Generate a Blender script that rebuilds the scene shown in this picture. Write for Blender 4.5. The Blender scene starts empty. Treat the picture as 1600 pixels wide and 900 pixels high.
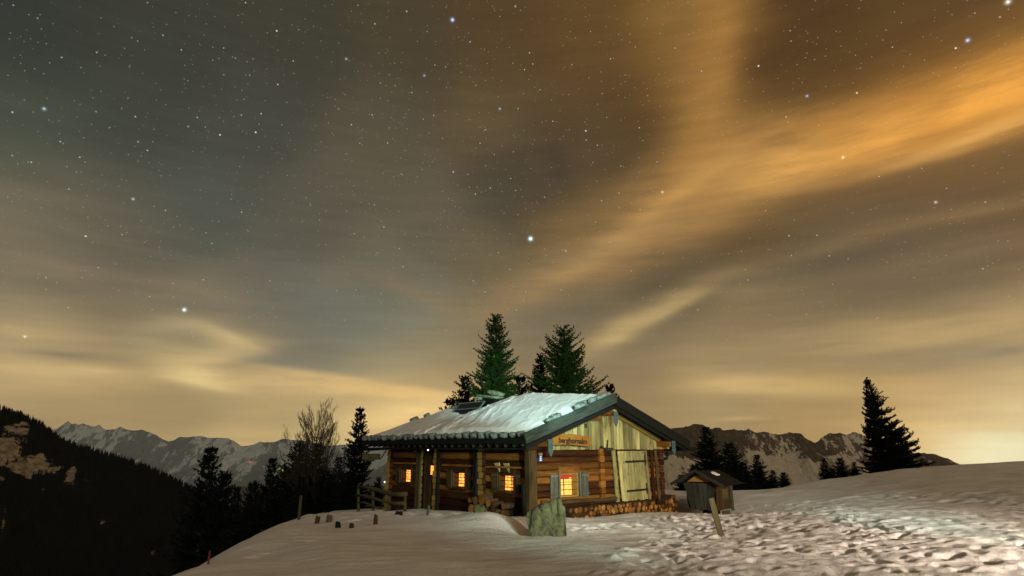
import bpy, math, random
import numpy as np
from mathutils import Matrix, Vector, noise as mnoise
from mathutils.bvhtree import BVHTree

random.seed(7); rng = np.random.default_rng(7)
SC = bpy.context.scene
COL = SC.collection
R = math.radians

# ------------------------------------------------------------------ camera
EYE = 2.2
FPX = 917.0
PITCH = math.atan(249 / FPX)
cam_d = bpy.data.cameras.new('camera'); cam = bpy.data.objects.new('camera', cam_d); COL.objects.link(cam)
cam.location = (0, 0, EYE); cam.rotation_euler = (math.pi / 2 + PITCH, 0, 0)
cam_d.sensor_width = 36; cam_d.lens = 36 * FPX / 1600; cam_d.clip_start = .1; cam_d.clip_end = 90000
SC.camera = cam
SC.view_settings.view_transform = 'Standard'; SC.view_settings.look = 'None'
SC.view_settings.exposure = 0; SC.view_settings.gamma = 1; SC.view_settings.use_curve_mapping = False
SC.cycles.use_denoising = True
SC.cycles.max_bounces = 6; SC.cycles.diffuse_bounces = 3; SC.cycles.glossy_bounces = 2
SC.cycles.caustics_reflective = False; SC.cycles.caustics_refractive = False
SC.cycles.sample_clamp_indirect = 4

CP, SP = math.cos(PITCH), math.sin(PITCH)
def ray(px, py):
    u = (px - 800) / FPX; v = (450 - py) / FPX
    return (u, CP - v * SP, SP + v * CP)
def at(px, py, Y):
    d = ray(px, py); t = Y / d[1]
    return (d[0] * t, Y, EYE + d[2] * t)
def lin(c):
    return tuple((x / 255 / 12.92) if x / 255 <= .04045 else ((x / 255 + .055) / 1.055) ** 2.4 for x in c)

# ------------------------------------------------------------------ night sky
class NT:
    def __init__(s, tree): s.t = tree; s.n = tree.nodes; s.l = tree.links
    def put(s, sock, v):
        if isinstance(v, bpy.types.NodeSocket): s.l.new(v, sock)
        elif v is not None: sock.default_value = v
    def m(s, op, a, b=None, c=None, clamp=False):
        n = s.n.new('ShaderNodeMath'); n.operation = op; n.use_clamp = clamp
        for i, v in enumerate((a, b, c)):
            if v is not None: s.put(n.inputs[i], v)
        return n.outputs[0]
    def v(s, op, a, b=None, c=None, scale=None):
        n = s.n.new('ShaderNodeVectorMath'); n.operation = op
        for i, x in enumerate((a, b, c)):
            if x is not None: s.put(n.inputs[i], x)
        if scale is not None: s.put(n.inputs['Scale'], scale)
        return n.outputs['Value'] if op in ('DOT_PRODUCT', 'LENGTH', 'DISTANCE') else n.outputs['Vector']
    def mix(s, f, a, b):
        n = s.n.new('ShaderNodeMix'); n.data_type = 'RGBA'
        s.put(n.inputs[0], f); s.put(n.inputs[6], a); s.put(n.inputs[7], b)
        return n.outputs[2]
    def vmix(s, f, a, b):
        n = s.n.new('ShaderNodeMix'); n.data_type = 'VECTOR'
        s.put(n.inputs[0], f); s.put(n.inputs[4], a); s.put(n.inputs[5], b)
        return n.outputs[1]
    def noise(s, vec, scale, detail=2, rough=.5, color=False, dist=0):
        n = s.n.new('ShaderNodeTexNoise'); s.put(n.inputs['Vector'], vec)
        n.inputs['Scale'].default_value = scale; n.inputs['Detail'].default_value = detail
        n.inputs['Roughness'].default_value = rough; n.inputs['Distortion'].default_value = dist
        return n.outputs['Color' if color else 'Fac']
    def mapping(s, vec, loc=(0, 0, 0), rot=(0, 0, 0), scale=(1, 1, 1), kind='POINT'):
        n = s.n.new('ShaderNodeMapping'); n.vector_type = kind; s.put(n.inputs['Vector'], vec)
        n.inputs['Location'].default_value = loc; n.inputs['Rotation'].default_value = rot; n.inputs['Scale'].default_value = scale
        return n.outputs[0]
    def rng(s, v, a, b, c=0., d=1., smooth=False):
        n = s.n.new('ShaderNodeMapRange'); n.interpolation_type = 'SMOOTHSTEP' if smooth else 'LINEAR'
        s.put(n.inputs[0], v)
        for i, x in enumerate((a, b, c, d)): n.inputs[i + 1].default_value = x
        return n.outputs[0]

SKY = [(40,40,53,56,51),(250,60,60,61,52),(450,60,64,62,51),(640,60,74,65,48),(780,60,86,66,41),(930,60,100,74,40),
 (1080,30,146,107,56),(1110,120,140,101,52),(1240,60,80,58,32),(1400,60,90,66,37),(1560,40,98,73,42),
 (40,200,72,78,66),(200,200,66,69,60),(400,200,71,71,63),(600,200,84,76,60),(760,180,99,83,56),(570,260,95,87,70),(900,330,122,98,62),(900,180,94,73,46),(1000,170,88,66,37),
 (1280,150,88,64,34),(1420,130,112,78,40),
 (30,350,118,108,88),(150,350,100,95,79),(300,330,82,84,74),(480,330,90,86,72),(650,330,98,89,73),(800,290,76,69,56),(880,260,70,61,49),(920,210,88,70,46),
 (30,470,126,116,94),(200,450,96,91,77),(400,450,96,93,81),(600,430,108,101,82),(760,420,110,98,72),(900,450,108,97,74),(1050,420,94,81,60),
 (1200,350,98,77,48),(1350,330,106,85,58),(1500,350,106,86,61),(1580,290,116,89,56),(1300,430,110,95,72),(1500,430,114,97,74),(1250,500,128,109,80),(1450,478,120,103,77),(1350,470,118,100,75),
 (50,560,200,172,122),(200,560,162,138,97),(350,560,160,142,102),(450,515,104,105,94),(560,500,108,108,95),(430,548,110,106,92),(540,570,120,118,100),(630,582,128,122,100),(700,596,150,130,94),(300,532,130,119,95),(236,525,128,116,93),(352,532,146,131,102),(500,540,108,109,97),(650,540,120,119,100),(600,540,122,123,105),(850,540,117,106,86),(1000,560,126,111,84),
 (1150,540,134,115,84),(1300,540,144,122,87),(1480,560,138,119,89),
 (80,630,160,136,93),(250,630,146,124,86),(450,620,184,156,100),(620,622,190,158,102),(690,642,225,186,118),(640,660,238,202,134),(600,672,205,172,114),(1000,630,150,124,84),(1150,620,162,138,92),
 (1300,620,163,136,89),(1450,620,178,147,99),(1570,620,203,168,114),
 (770,600,168,142,96),(870,600,140,120,86),(940,590,128,112,84),(800,680,190,158,102),(900,680,170,140,92),(1000,690,175,144,92),(700,560,118,109,88),(780,550,116,106,86),(200,680,192,163,108),(400,690,198,170,114),(550,685,205,184,126),(1100,650,176,150,102),(1280,665,192,154,94),(1450,690,226,183,110),(1500,712,244,204,130),(1600,712,255,240,185),(1640,665,250,214,146),(1680,720,255,240,180),(1600,600,196,164,114),(1590,540,160,138,98)]
STREAKS = [  # x1 y1 x2 y2 half-width colour opacity, sharper edge below (>1) or above (<-1)
 (1000,345,1200,268,52,(170,128,74),.8,1.3),(1040,352,1220,304,40,(140,108,64),.4,1.5),(830,420,1010,260,26,(124,99,62),.7,1),(1120,288,1330,246,48,(212,158,84),1.,2.0),(1290,252,1460,208,44,(222,158,76),1.,2.2),(1440,210,1720,112,50,(236,164,72),1.1,2.0),
 (1030,335,1180,222,46,(172,128,70),.65,1),(880,430,1090,318,36,(162,125,76),.85,-1.5),(740,492,920,402,26,(148,124,86),.75,1.3),(840,452,1020,345,14,(176,140,86),.5,1),(1010,338,1160,240,13,(198,150,82),.5,1.5),
 (1128,120,1122,-30,42,(158,114,58),.8,1.9),(1105,240,1128,100,44,(166,122,64),.7,1.7),(1040,70,1060,-30,40,(124,92,48),.6,1),(985,80,1020,-20,26,(112,84,46),.4,1),
 (1440,246,1640,172,9,(216,160,86),.85,2.2),(1350,276,1520,231,9,(190,141,78),.7,2.2),(1400,232,1640,150,7,(120,84,44),.35,1),(1240,288,1400,268,10,(150,110,62),.4,1),
 (1210,216,1400,166,16,(186,128,62),.35,1),(930,300,1020,205,20,(72,56,36),.4,1),(1190,130,1215,60,34,(72,52,29),.5,1),
 (920,546,1010,500,17,(182,156,104),1.05,1.5),(985,511,1115,448,17,(176,150,102),1.1,2.2),(1100,458,1240,440,26,(134,113,82),.7,1),(900,550,980,548,12,(150,130,92),.4,1),
 (1130,560,1400,536,30,(156,133,93),.9,1.6),(1330,546,1480,534,27,(172,146,100),1.0,3.4),(1420,538,1660,499,25,(178,151,104),1.1,4.),(1400,566,1660,546,14,(124,114,92),.75,1),(1010,560,1140,535,8,(150,128,92),.4,1),
 (195,524,320,506,20,(150,136,104),.9,-1.8),(275,503,372,524,18,(172,154,113),1.05,-2.4),(330,514,404,547,15,(188,166,120),1.15,-2.6),(300,566,404,549,18,(182,158,112),1.05,2.6),(262,530,330,528,14,(128,116,92),.5,1),
 (240,560,340,588,20,(188,164,114),.85,1),(270,588,368,609,17,(214,188,130),1.15,3.),(350,604,450,582,9,(196,170,118),.55,1),
 (380,562,500,576,13,(108,107,97),.6,1),(380,592,560,604,22,(188,160,110),.9,-2.6),(440,580,740,622,26,(200,168,112),1.05,-4.5),(560,606,740,624,9,(218,182,114),.5,-1.6),
 (-20,512,70,524,8,(186,160,112),.7,1.3),(60,524,190,548,8,(160,140,102),.5,1),(30,549,150,558,5,(108,100,84),.65,1),(-20,570,220,584,14,(194,166,114),.9,-2.),(0,600,260,600,10,(182,154,104),.4,1),
 (60,640,420,640,16,(160,136,94),.5,1),(560,662,700,640,18,(250,212,140),.85,1),
 (1085,598,1200,600,14,(190,160,106),.8,1),(1160,606,1350,609,15,(194,163,106),.95,1.8),(1110,576,1260,580,7,(150,129,93),.4,1),(1120,656,1190,654,3,(204,170,112),.6,1),(1090,628,1300,632,9,(152,128,88),.4,1),
 (580,434,720,486,13,(136,117,86),.6,1.5),(470,430,600,444,14,(118,108,88),.45,1),(700,480,830,455,10,(128,112,84),.4,1),
 (1250,396,1420,346,9,(130,106,74),.55,1),(1420,350,1640,306,9,(136,110,72),.6,1.4),(1160,440,1420,384,11,(86,76,62),.5,1),(1440,404,1640,364,12,(128,106,78),.55,1.3),(1180,360,1330,318,10,(114,90,58),.45,1),
 (1320,304,1640,244,13,(116,86,48),.55,1),(860,272,890,255,36,(58,52,43),.45,1),(820,315,870,300,22,(66,60,49),.3,1),
 (10,396,170,430,9,(130,114,90),.45,1),(0,436,160,458,8,(98,91,76),.45,1),(60,470,230,486,8,(118,107,86),.4,1),(240,470,420,486,9,(102,98,86),.4,1),(1380,664,1640,668,6,(238,196,122),.55,1),(1440,640,1640,646,9,(206,170,112),.5,1),(1440,694,1640,702,16,(250,212,140),.6,1),(1500,708,1720,716,34,(255,244,196),1.25,1),(1430,662,1640,655,10,(236,200,132),.5,1)]

W = bpy.data.worlds.new('World'); SC.world = W; W.use_nodes = True
W.cycles.sampling_method = 'MANUAL'; W.cycles.sample_map_resolution = 512
def build_sky():
    W.node_tree.nodes.clear()
    g = NT(W.node_tree)
    tc = g.n.new('ShaderNodeTexCoord'); D = tc.outputs['Generated']
    sx = g.n.new('ShaderNodeSeparateXYZ'); g.l.new(D, sx.inputs[0])
    # drifting, wind-stretched warp so the cloud edges are not geometric
    st = g.mapping(D, rot=(0, R(14), 0), scale=(1, 1, 3.2))
    w1 = g.noise(st, 3.0, 3, .5, True); w2 = g.noise(st, 11.0, 4, .55, True)
    wv = g.v('ADD', g.v('MULTIPLY_ADD', w1, (.085, .085, .035), (-.0425, -.0425, -.0175)), g.v('MULTIPLY_ADD', w2, (.03, .03, .012), (-.015, -.015, -.006)))
    DW = g.v('NORMALIZE', g.v('ADD', D, wv))
    K = 1 / (R(2.9) ** 2)
    accw = g.m('ADD', 1e-5, 0.0); accc = g.v('SCALE', (.050, .038, .022), scale=1e-5)
    pts = []
    for px, py, r, gg, b in SKY:
        d = np.array(ray(px, py)); d /= np.linalg.norm(d)
        k_ = np.interp(py, [300, 520, 620, 720], [1.0, 1.02, 1.10, 1.18]) if (px < 760 or px > 1380) else np.interp(py, [300, 520, 640], [.98, 1.0, 1.10])
        pts.append((tuple(d), tuple(c_ * k_ ** 2.2 for c_ in lin((r, gg, b))), K))
    for az, el, c in [(-70,5,(150,125,85)),(-70,30,(80,74,60)),(75,3,(255,205,130)),(75,25,(170,125,70)),(120,8,(215,165,105)),(180,8,(150,125,95)),(-120,8,(120,104,80)),
                      (150,40,(105,84,56)),(-150,40,(80,72,56)),(0,62,(82,66,42)),(60,55,(98,74,44)),(-60,55,(60,60,50)),(0,90,(72,62,46)),(105,45,(100,78,48)),(-105,40,(70,66,54)),(180,65,(74,64,48))]:
        a, e = R(az), R(el)
        pts.append(((math.sin(a) * math.cos(e), math.cos(a) * math.cos(e), math.sin(e)), lin(c), 1 / (R(15) ** 2)))
    nin = len(SKY)
    for i_, (d, c, k) in enumerate(pts):
        t = g.m('MULTIPLY_ADD', g.v('DOT_PRODUCT', DW, d), k, -k if i_ < nin else -k - 4.5)
        e = g.m('EXPONENT', t)
        accw = g.m('ADD', accw, e)
        accc = g.v('ADD', accc, g.v('SCALE', c, scale=e))
    base = g.v('DIVIDE', accc, g.v('SCALE', (1, 1, 1), scale=accw))
    # cloud streaks at fixed azimuth / elevation
    s2 = g.n.new('ShaderNodeSeparateXYZ'); g.l.new(g.v('NORMALIZE', g.v('ADD', D, g.v('SCALE', wv, scale=.25))), s2.inputs[0])
    cb = g.n.new('ShaderNodeCombineXYZ')
    g.l.new(g.m('ARCTAN2', s2.outputs[0], s2.outputs[1]), cb.inputs[0]); g.l.new(g.m('ARCSINE', s2.outputs[2]), cb.inputs[1])
    P = cb.outputs[0]
    tex = g.rng(g.noise(g.mapping(P, rot=(0, 0, R(-17)), scale=(3, 18, 1)), 2.2, 6, .62), .28, .72, .48, 1.36)
    def azel(px, py):
        d = np.array(ray(px, py)); d /= np.linalg.norm(d)
        return math.atan2(d[0], d[1]), math.asin(d[2])
    cloud = g.m('ADD', 0.0, 0.0)
    for i_, (x1, y1, x2, y2, w, c, al, sharp) in enumerate(STREAKS):
        if i_ % 12 == 11: P = g.v('MULTIPLY_ADD', base, (1e-7,) * 3, P)   # keeps the node compiler's stack small
        a1, e1 = azel(x1, y1); a2, e2 = azel(x2, y2)
        cx, cy = (a1 + a2) / 2, (e1 + e2) / 2
        L = math.hypot(a2 - a1, e2 - e1) * .60; ang = math.atan2(e2 - e1, a2 - a1)
        q = g.mapping(P, (cx, cy, 0), (0, 0, ang), (L, w * 1.15 / FPX, 1), 'TEXTURE')
        d2 = g.v('DOT_PRODUCT', q, q)
        if abs(sharp) > 1:
            sp_ = g.n.new('ShaderNodeSeparateXYZ'); g.l.new(q, sp_.inputs[0])
            sd2 = g.m('MAXIMUM', g.m('MULTIPLY', sp_.outputs[1], -1. if sharp > 0 else 1.), 0.)
            d2 = g.m('MULTIPLY_ADD', g.m('MULTIPLY', sd2, sd2), sharp * sharp - 1, d2)
        e = g.m('EXPONENT', g.m('MULTIPLY', d2, -1.0))
        e = g.m('MULTIPLY', g.m('MULTIPLY', e, tex), al, clamp=True)
        kk_ = np.interp((y1 + y2) / 2, [500, 600], [1.04, 1.14]) ** 2.2; base = g.vmix(e, base, tuple(v_ * kk_ for v_ in lin(c)))
    fine = g.rng(g.noise(g.mapping(P, rot=(0, 0, R(-12)), scale=(1.3, 11, 1)), 5, 6, .62), .25, .75, .90, 1.10)
    base = g.v('SCALE', base, scale=fine)
    # stars: two densities of points, dimmed where the cloud is bright
    lum = g.v('DOT_PRODUCT', base, (.3, .6, .1))
    dim = g.rng(lum, .06, .42, 1., .08)
    dim = g.m('MULTIPLY', dim, g.rng(sx.outputs[2], .04, .22, .0, 1.))
    tot = base
    for sc_, r_, amp, pw in ((34, .055, 1.5, 2.8), (80, .10, .85, 2.2), (150, .15, .36, 1.3)):
        vo = g.n.new('ShaderNodeTexVoronoi'); vo.feature = 'F1'; vo.inputs['Scale'].default_value = sc_
        g.l.new(g.mapping(D, rot=(.3 + sc_, .7, .2)), vo.inputs['Vector'])
        s = g.m('SUBTRACT', 1.0, g.m('DIVIDE', vo.outputs['Distance'], r_), clamp=True)
        s = g.m('POWER', s, .8)
        cs = g.n.new('ShaderNodeSeparateColor'); g.l.new(vo.outputs['Color'], cs.inputs[0])
        br = g.m('MULTIPLY', g.m('POWER', cs.outputs[0], pw), amp)
        s = g.m('MULTIPLY', g.m('MULTIPLY', s, br), dim)
        tot = g.v('ADD', tot, g.v('SCALE', g.vmix(cs.outputs[1], (.75, .9, 1.1), (1.1, 1, .85)), scale=s))
    for px, py, rad, amp, c in ((829,373,3.6,2.4,(.7,.95,1)),(288,484,2.8,1.8,(.8,.95,1)),(707,31,2.8,1.5,(.55,.8,1.2)),(1512,63,2.4,1.2,(.6,.8,1.3)),(1575,3,3,1.4,(1,.95,.85)),
                                (69,170,2.2,.8,(.6,1,1)),(1261,150,2,.8,(.5,.7,1.4)),(781,170,2,.7,(.6,.7,1.2)),(663,118,2,.6,(.6,.75,1.2)),(1035,300,2,.8,(1,.9,.7)),(1317,246,2,.9,(1,.9,.75)),
                                (208,311,2,.7,(.8,.9,1)),(39,526,2,.7,(1,1,.9)),(1462,316,2,.8,(1,.95,.8)),(541,92,2,.5,(.8,1,.9)),(884,392,1.8,.5,(.5,.7,1.2))):
        d = np.array(ray(px, py)); d /= np.linalg.norm(d)
        dd = g.m('DIVIDE', g.v('DISTANCE', D, tuple(d)), rad / FPX)
        e = g.m('MULTIPLY', g.m('EXPONENT', g.m('MULTIPLY', g.m('POWER', dd, 1.4), -2.2)), amp)
        tot = g.v('ADD', tot, g.v('SCALE', c, scale=e))
    fade = g.rng(sx.outputs[2], -.2, -.04, .12, 1.)
    tot = g.v('SCALE', tot, scale=fade)
    bg = g.n.new('ShaderNodeBackground'); g.l.new(tot, bg.inputs[0]); bg.inputs[1].default_value = 1.0
    o = g.n.new('ShaderNodeOutputWorld'); g.l.new(bg.outputs[0], o.inputs[0])
build_sky()

# ------------------------------------------------------------------ lights: an added moon and the photographer's torches, plus added fill spots
def spot(name, loc, target, power, color, deg, blend, radius):
    d = bpy.data.lights.new(name, 'SPOT'); d.energy = power; d.color = color; d.spot_size = R(deg); d.spot_blend = blend; d.shadow_soft_size = radius
    o = bpy.data.objects.new(name, d); COL.objects.link(o); o.location = loc
    o.rotation_euler = (Vector(target) - Vector(loc)).to_track_quat('-Z', 'Y').to_euler()
    return o
sd = bpy.data.lights.new('fill_sun', 'SUN'); sd.energy = 1.0; sd.color = (1, .95, .80); sd.angle = R(10)  # added low sun that brightens the far ridge and the snow
so = bpy.data.objects.new('fill_sun', sd); COL.objects.link(so); so.rotation_euler = (R(80), 0, R(14))
spot('torch', (5.0, 1.5, 3.1), (2.0, 22.0, 3.2), 13500, (.72, 1.0, .78), 30, 1, .10)
spot('torch_spill', (5.0, 1.4, 3.2), (-1.2, 19.0, .5), 3600, (.52, 1.0, .74), 20, 1, .2)  # extra spot added to spread torch light over the snow bank
spot('roof_fill', (4.6, 2.0, 5.2), (.4, 25.0, 4.6), 27000, (.52, 1.0, .95), 17, .8, .06)  # added high spot, above hand height, to brighten the roof snow
spot('second_torch', (5.4, 1.2, 3.0), (12.8, 25.5, .5), 9500, (.58, 1.0, .80), 17, 1, .1)
spot('warm_fill', (13.0, -3.0, 4.4), (9.5, 10.0, .4), 20000, (1.0, .80, .62), 56, 1, .15)  # added unseen fill that warms the near right snow

# ------------------------------------------------------------------ helpers
def tag(o, label=None, cat=None, group=None, kind=None):
    if label: o['label'] = label
    if cat: o['category'] = cat
    if group: o['group'] = group
    if kind: o['kind'] = kind
    return o
def empty(name, loc=(0, 0, 0), rz=0):
    o = bpy.data.objects.new(name, None); COL.objects.link(o); o.location = loc; o.rotation_euler = (0, 0, rz); o.empty_display_size = .2
    return o
def copy_tree(o, parent=None):
    c = o.copy(); COL.objects.link(c)
    if parent: c.parent = parent
    for ch in list(o.children): copy_tree(ch, c)
    return c
def from_np(name, V, F, mats, parent=None, smooth=False, attrs=None, midx=None):
    """V (n,3) array, F (m,k) array of equal-size faces"""
    V = np.asarray(V, np.float32); F = np.asarray(F, np.int32)
    me = bpy.data.meshes.new(name)
    m, k = F.shape
    me.vertices.add(len(V)); me.vertices.foreach_set('co', V.ravel())
    me.loops.add(m * k); me.loops.foreach_set('vertex_index', F.ravel())
    me.polygons.add(m); me.polygons.foreach_set('loop_start', np.arange(0, m * k, k, dtype=np.int32)); me.polygons.foreach_set('loop_total', np.full(m, k, np.int32))
    if midx is not None: me.polygons.foreach_set('material_index', np.asarray(midx, np.int32))
    me.polygons.foreach_set('use_smooth', np.full(m, smooth, bool))
    for mt in (mats if isinstance(mats, (list, tuple)) else [mats]): me.materials.append(mt)
    me.update(calc_edges=True)
    for kk, a in (attrs or {}).items():
        at_ = me.attributes.new(kk, 'FLOAT', 'POINT'); at_.data.foreach_set('value', np.asarray(a, np.float32))
    o = bpy.data.objects.new(name, me); COL.objects.link(o)
    if parent: o.parent = parent
    return o
def grid_faces(nu, nv):
    i = np.arange(nu * nv).reshape(nu, nv)
    return np.stack([i[:-1, :-1].ravel(), i[1:, :-1].ravel(), i[1:, 1:].ravel(), i[:-1, 1:].ravel()], 1)

class MB:
    """collects wooden beams, boxes and tubes with grain UVs and one tint per piece, linked as ONE mesh"""
    def __init__(s): s.v = []; s.f = []; s.uv = []; s.mi = []; s.t = []; s.sm = []
    def add(s, vs, fs, uvs, mi=0, tint=None, smooth=False):
        b = len(s.v); s.v += [tuple(q) for q in vs]
        t = random.random() if tint is None else tint
        s.t += [t] * len(vs)
        for f, u in zip(fs, uvs):
            s.f.append([b + i for i in f]); s.uv.append(u); s.mi.append(mi if isinstance(mi, int) else mi[len(s.f) % 2]); s.sm.append(smooth)
    def beam(s, p0, p1, w, h, cham=.0, mi=0, tint=None, up=(0, 0, 1), endmi=None, taper=1., twist=0., jit=0.):
        p0 = Vector(p0); p1 = Vector(p1); d = (p1 - p0); L = d.length
        if L < 1e-6: return
        d = d / L; up = Vector(up)
        if abs(d.dot(up)) > .95: up = Vector((0, 1, 0)) if abs(d.y) < .9 else Vector((1, 0, 0))
        a = d.cross(up).normalized(); u = a.cross(d).normalized()
        if twist: a, u = a * math.cos(twist) + u * math.sin(twist), u * math.cos(twist) - a * math.sin(twist)
        hw, hh = w / 2, h / 2; c = min(cham, hw * .95, hh * .95)
        prof = [(hw, -hh + c), (hw, hh - c), (hw - c, hh), (-hw + c, hh), (-hw, hh - c), (-hw, -hh + c), (-hw + c, -hh), (hw - c, -hh)] if c > 0 else [(hw, -hh), (hw, hh), (-hw, hh), (-hw, -hh)]
        n = len(prof); ns = 1 if not jit else max(2, int(L / .5))
        vs = []; off = random.random() * 50; voff = random.random() * 50
        for k in range(ns + 1):
            f = k / ns; tp = 1 + (taper - 1) * f
            jx, jy = (random.uniform(-jit, jit), random.uniform(-jit, jit)) if jit else (0, 0)
            for x, y in prof: vs.append(p0 + d * (L * f) + a * (x * tp + jx) + u * (y * tp + jy))
        per = [0]
        for i in range(n):
            x0, y0 = prof[i]; x1, y1 = prof[(i + 1) % n]; per.append(per[-1] + math.hypot(x1 - x0, y1 - y0))
        fs = []; us = []
        for k in range(ns):
            for i in range(n):
                j = (i + 1) % n
                fs.append((k * n + i, k * n + j, (k + 1) * n + j, (k + 1) * n + i)[::-1])
                us.append([(off + L * k / ns, voff + per[i]), (off + L * k / ns, voff + per[i + 1]), (off + L * (k + 1) / ns, voff + per[i + 1]), (off + L * (k + 1) / ns, voff + per[i])][::-1])
        b = len(s.v); s.add(vs, fs, us, mi, tint)
        t = s.t[-1]
        e0 = list(range(n)); e1 = [ns * n + i for i in range(n)]
        eu = [(off + x * .3, voff + y) for x, y in prof]
        for e, rev in ((e0, False), (e1, True)):
            e = [b + i for i in e]; q = eu
            if rev: e = e[::-1]; q = eu[::-1]
            s.f.append(e); s.uv.append(q); s.mi.append(mi if endmi is None else endmi); s.sm.append(False)
    def box(s, lo, hi, mi=0, tint=None, cham=0.):
        lo = Vector(lo); hi = Vector(hi); c = (lo + hi) / 2; z = hi - lo
        ax = max(range(3), key=lambda i: z[i]); d = Vector((0, 0, 0)); d[ax] = z[ax] / 2
        if ax == 0: w, h, up = z[1], z[2], (0, 0, 1)
        elif ax == 1: w, h, up = z[0], z[2], (0, 0, 1)
        else: w, h, up = z[0], z[1], (0, 1, 0)
        s.beam(c - d, c + d, w, h, cham, mi, tint, up)
    def tube(s, pts, rs, n=8, mi=0, capmi=None, tint=None, smooth=True):
        pts = [Vector(p) for p in pts]; vs = []; fs = []; us = []; off = random.random() * 50
        ref = Vector((.3, .2, 1)).normalized()
        Ls = [0]
        for i in range(1, len(pts)): Ls.append(Ls[-1] + (pts[i] - pts[i - 1]).length)
        for i, p in enumerate(pts):
            d = (pts[min(i + 1, len(pts) - 1)] - pts[max(i - 1, 0)]).normalized()
            r0 = ref if abs(d.dot(ref)) < .93 else Vector((1, 0, 0))
            a = d.cross(r0).normalized(); u = a.cross(d)
            for k in range(n):
                t = 2 * math.pi * k / n; vs.append(p + (a * math.cos(t) + u * math.sin(t)) * rs[i])
        for i in range(len(pts) - 1):
            for k in range(n):
                j = (k + 1) % n
                fs.append((i * n + k, i * n + j, (i + 1) * n + j, (i + 1) * n + k))
                w = 2 * math.pi * rs[i] / n
                us.append([(off + Ls[i], off + k * w), (off + Ls[i], off + (k + 1) * w), (off + Ls[i + 1], off + (k + 1) * w), (off + Ls[i + 1], off + k * w)])
        b = len(s.v); s.add(vs, fs, us, mi, tint, smooth)
        for base, rev in ((0, True), ((len(pts) - 1) * n, False)):
            e = [b + base + k for k in range(n)]; q = [(math.cos(6.283 * k / n) * .3 + off, math.sin(6.283 * k / n) * .3) for k in range(n)]
            if rev: e = e[::-1]
            s.f.append(e); s.uv.append(q); s.mi.append(mi if capmi is None else capmi); s.sm.append(False)
    def prism(s, pts, y0, y1, mi=0, tint=None):
        """polygon in x-z, extruded along y"""
        n = len(pts); vs = [(x, y0, z) for x, z in pts] + [(x, y1, z) for x, z in pts]
        o = random.random() * 30
        fs = [tuple(range(n)), tuple(range(2 * n - 1, n - 1, -1))]; us = [[(o + x, o + z) for x, z in pts], [(o + x, o + z) for x, z in pts][::-1]]
        for i in range(n):
            j = (i + 1) % n; fs.append((i, i + n, j + n, j)); us.append([(o, o), (o + .1, o), (o + .1, o + .1), (o, o + .1)])
        s.add(vs, fs, us, mi, tint)
    def build(s, name, mats, parent=None, bevel=0):
        me = bpy.data.meshes.new(name); me.from_pydata(s.v, [], s.f)
        for m in (mats if isinstance(mats, (list, tuple)) else [mats]): me.materials.append(m)
        me.polygons.foreach_set('material_index', s.mi); me.polygons.foreach_set('use_smooth', s.sm)
        uvl = me.uv_layers.new(name='UVMap'); flat = [c for u in s.uv for q in u for c in q]; uvl.data.foreach_set('uv', flat)
        a = me.attributes.new('tint', 'FLOAT', 'POINT'); a.data.foreach_set('value', s.t)
        me.update()
        o = bpy.data.objects.new(name, me); COL.objects.link(o)
        if parent: o.parent = parent
        if bevel:
            md = o.modifiers.new('bevel', 'BEVEL'); md.width = bevel; md.segments = 2; md.limit_method = 'ANGLE'
        return o

# numpy value noise
def _h(ix, iy, seed):
    h = (ix.astype(np.int64) * 374761393 + iy.astype(np.int64) * 668265263 + seed * 974711) & 0x7fffffff
    h = ((h ^ (h >> 13)) * 1274126177) & 0x7fffffff
    return ((h ^ (h >> 16)) & 0xffff) / 65535.
def vn(x, y, seed=0):
    ix = np.floor(x); iy = np.floor(y); fx = x - ix; fy = y - iy
    fx = fx * fx * fx * (fx * (fx * 6 - 15) + 10); fy = fy * fy * fy * (fy * (fy * 6 - 15) + 10)
    a = _h(ix, iy, seed); b = _h(ix + 1, iy, seed); c = _h(ix, iy + 1, seed); d = _h(ix + 1, iy + 1, seed)
    return (a + (b - a) * fx) * (1 - fy) + (c + (d - c) * fx) * fy
def fbm(x, y, oct=4, seed=0, gain=.5):
    t = 0; a = 1; n = 0
    for i in range(oct):
        t = t + a * vn(x * 2 ** i + 17.3 * i, y * 2 ** i - 9.1 * i, seed + i); n += a; a *= gain
    return t / n
def ridged(x, y, oct=5, seed=0, gain=.5):
    t = 0; a = 1; n = 0; w = 1
    for i in range(oct):
        s = 1 - np.abs(2 * vn(x * 2 ** i + 31.7 * i, y * 2 ** i - 13.9 * i, seed + i) - 1); s = s * s * w
        t = t + a * s; n += a; a *= gain; w = np.clip(s * 1.6, 0, 1)
    return t / n
def sstep(a, b, x):
    t = np.clip((x - a) / (b - a), 0, 1); return t * t * (3 - 2 * t)

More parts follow.
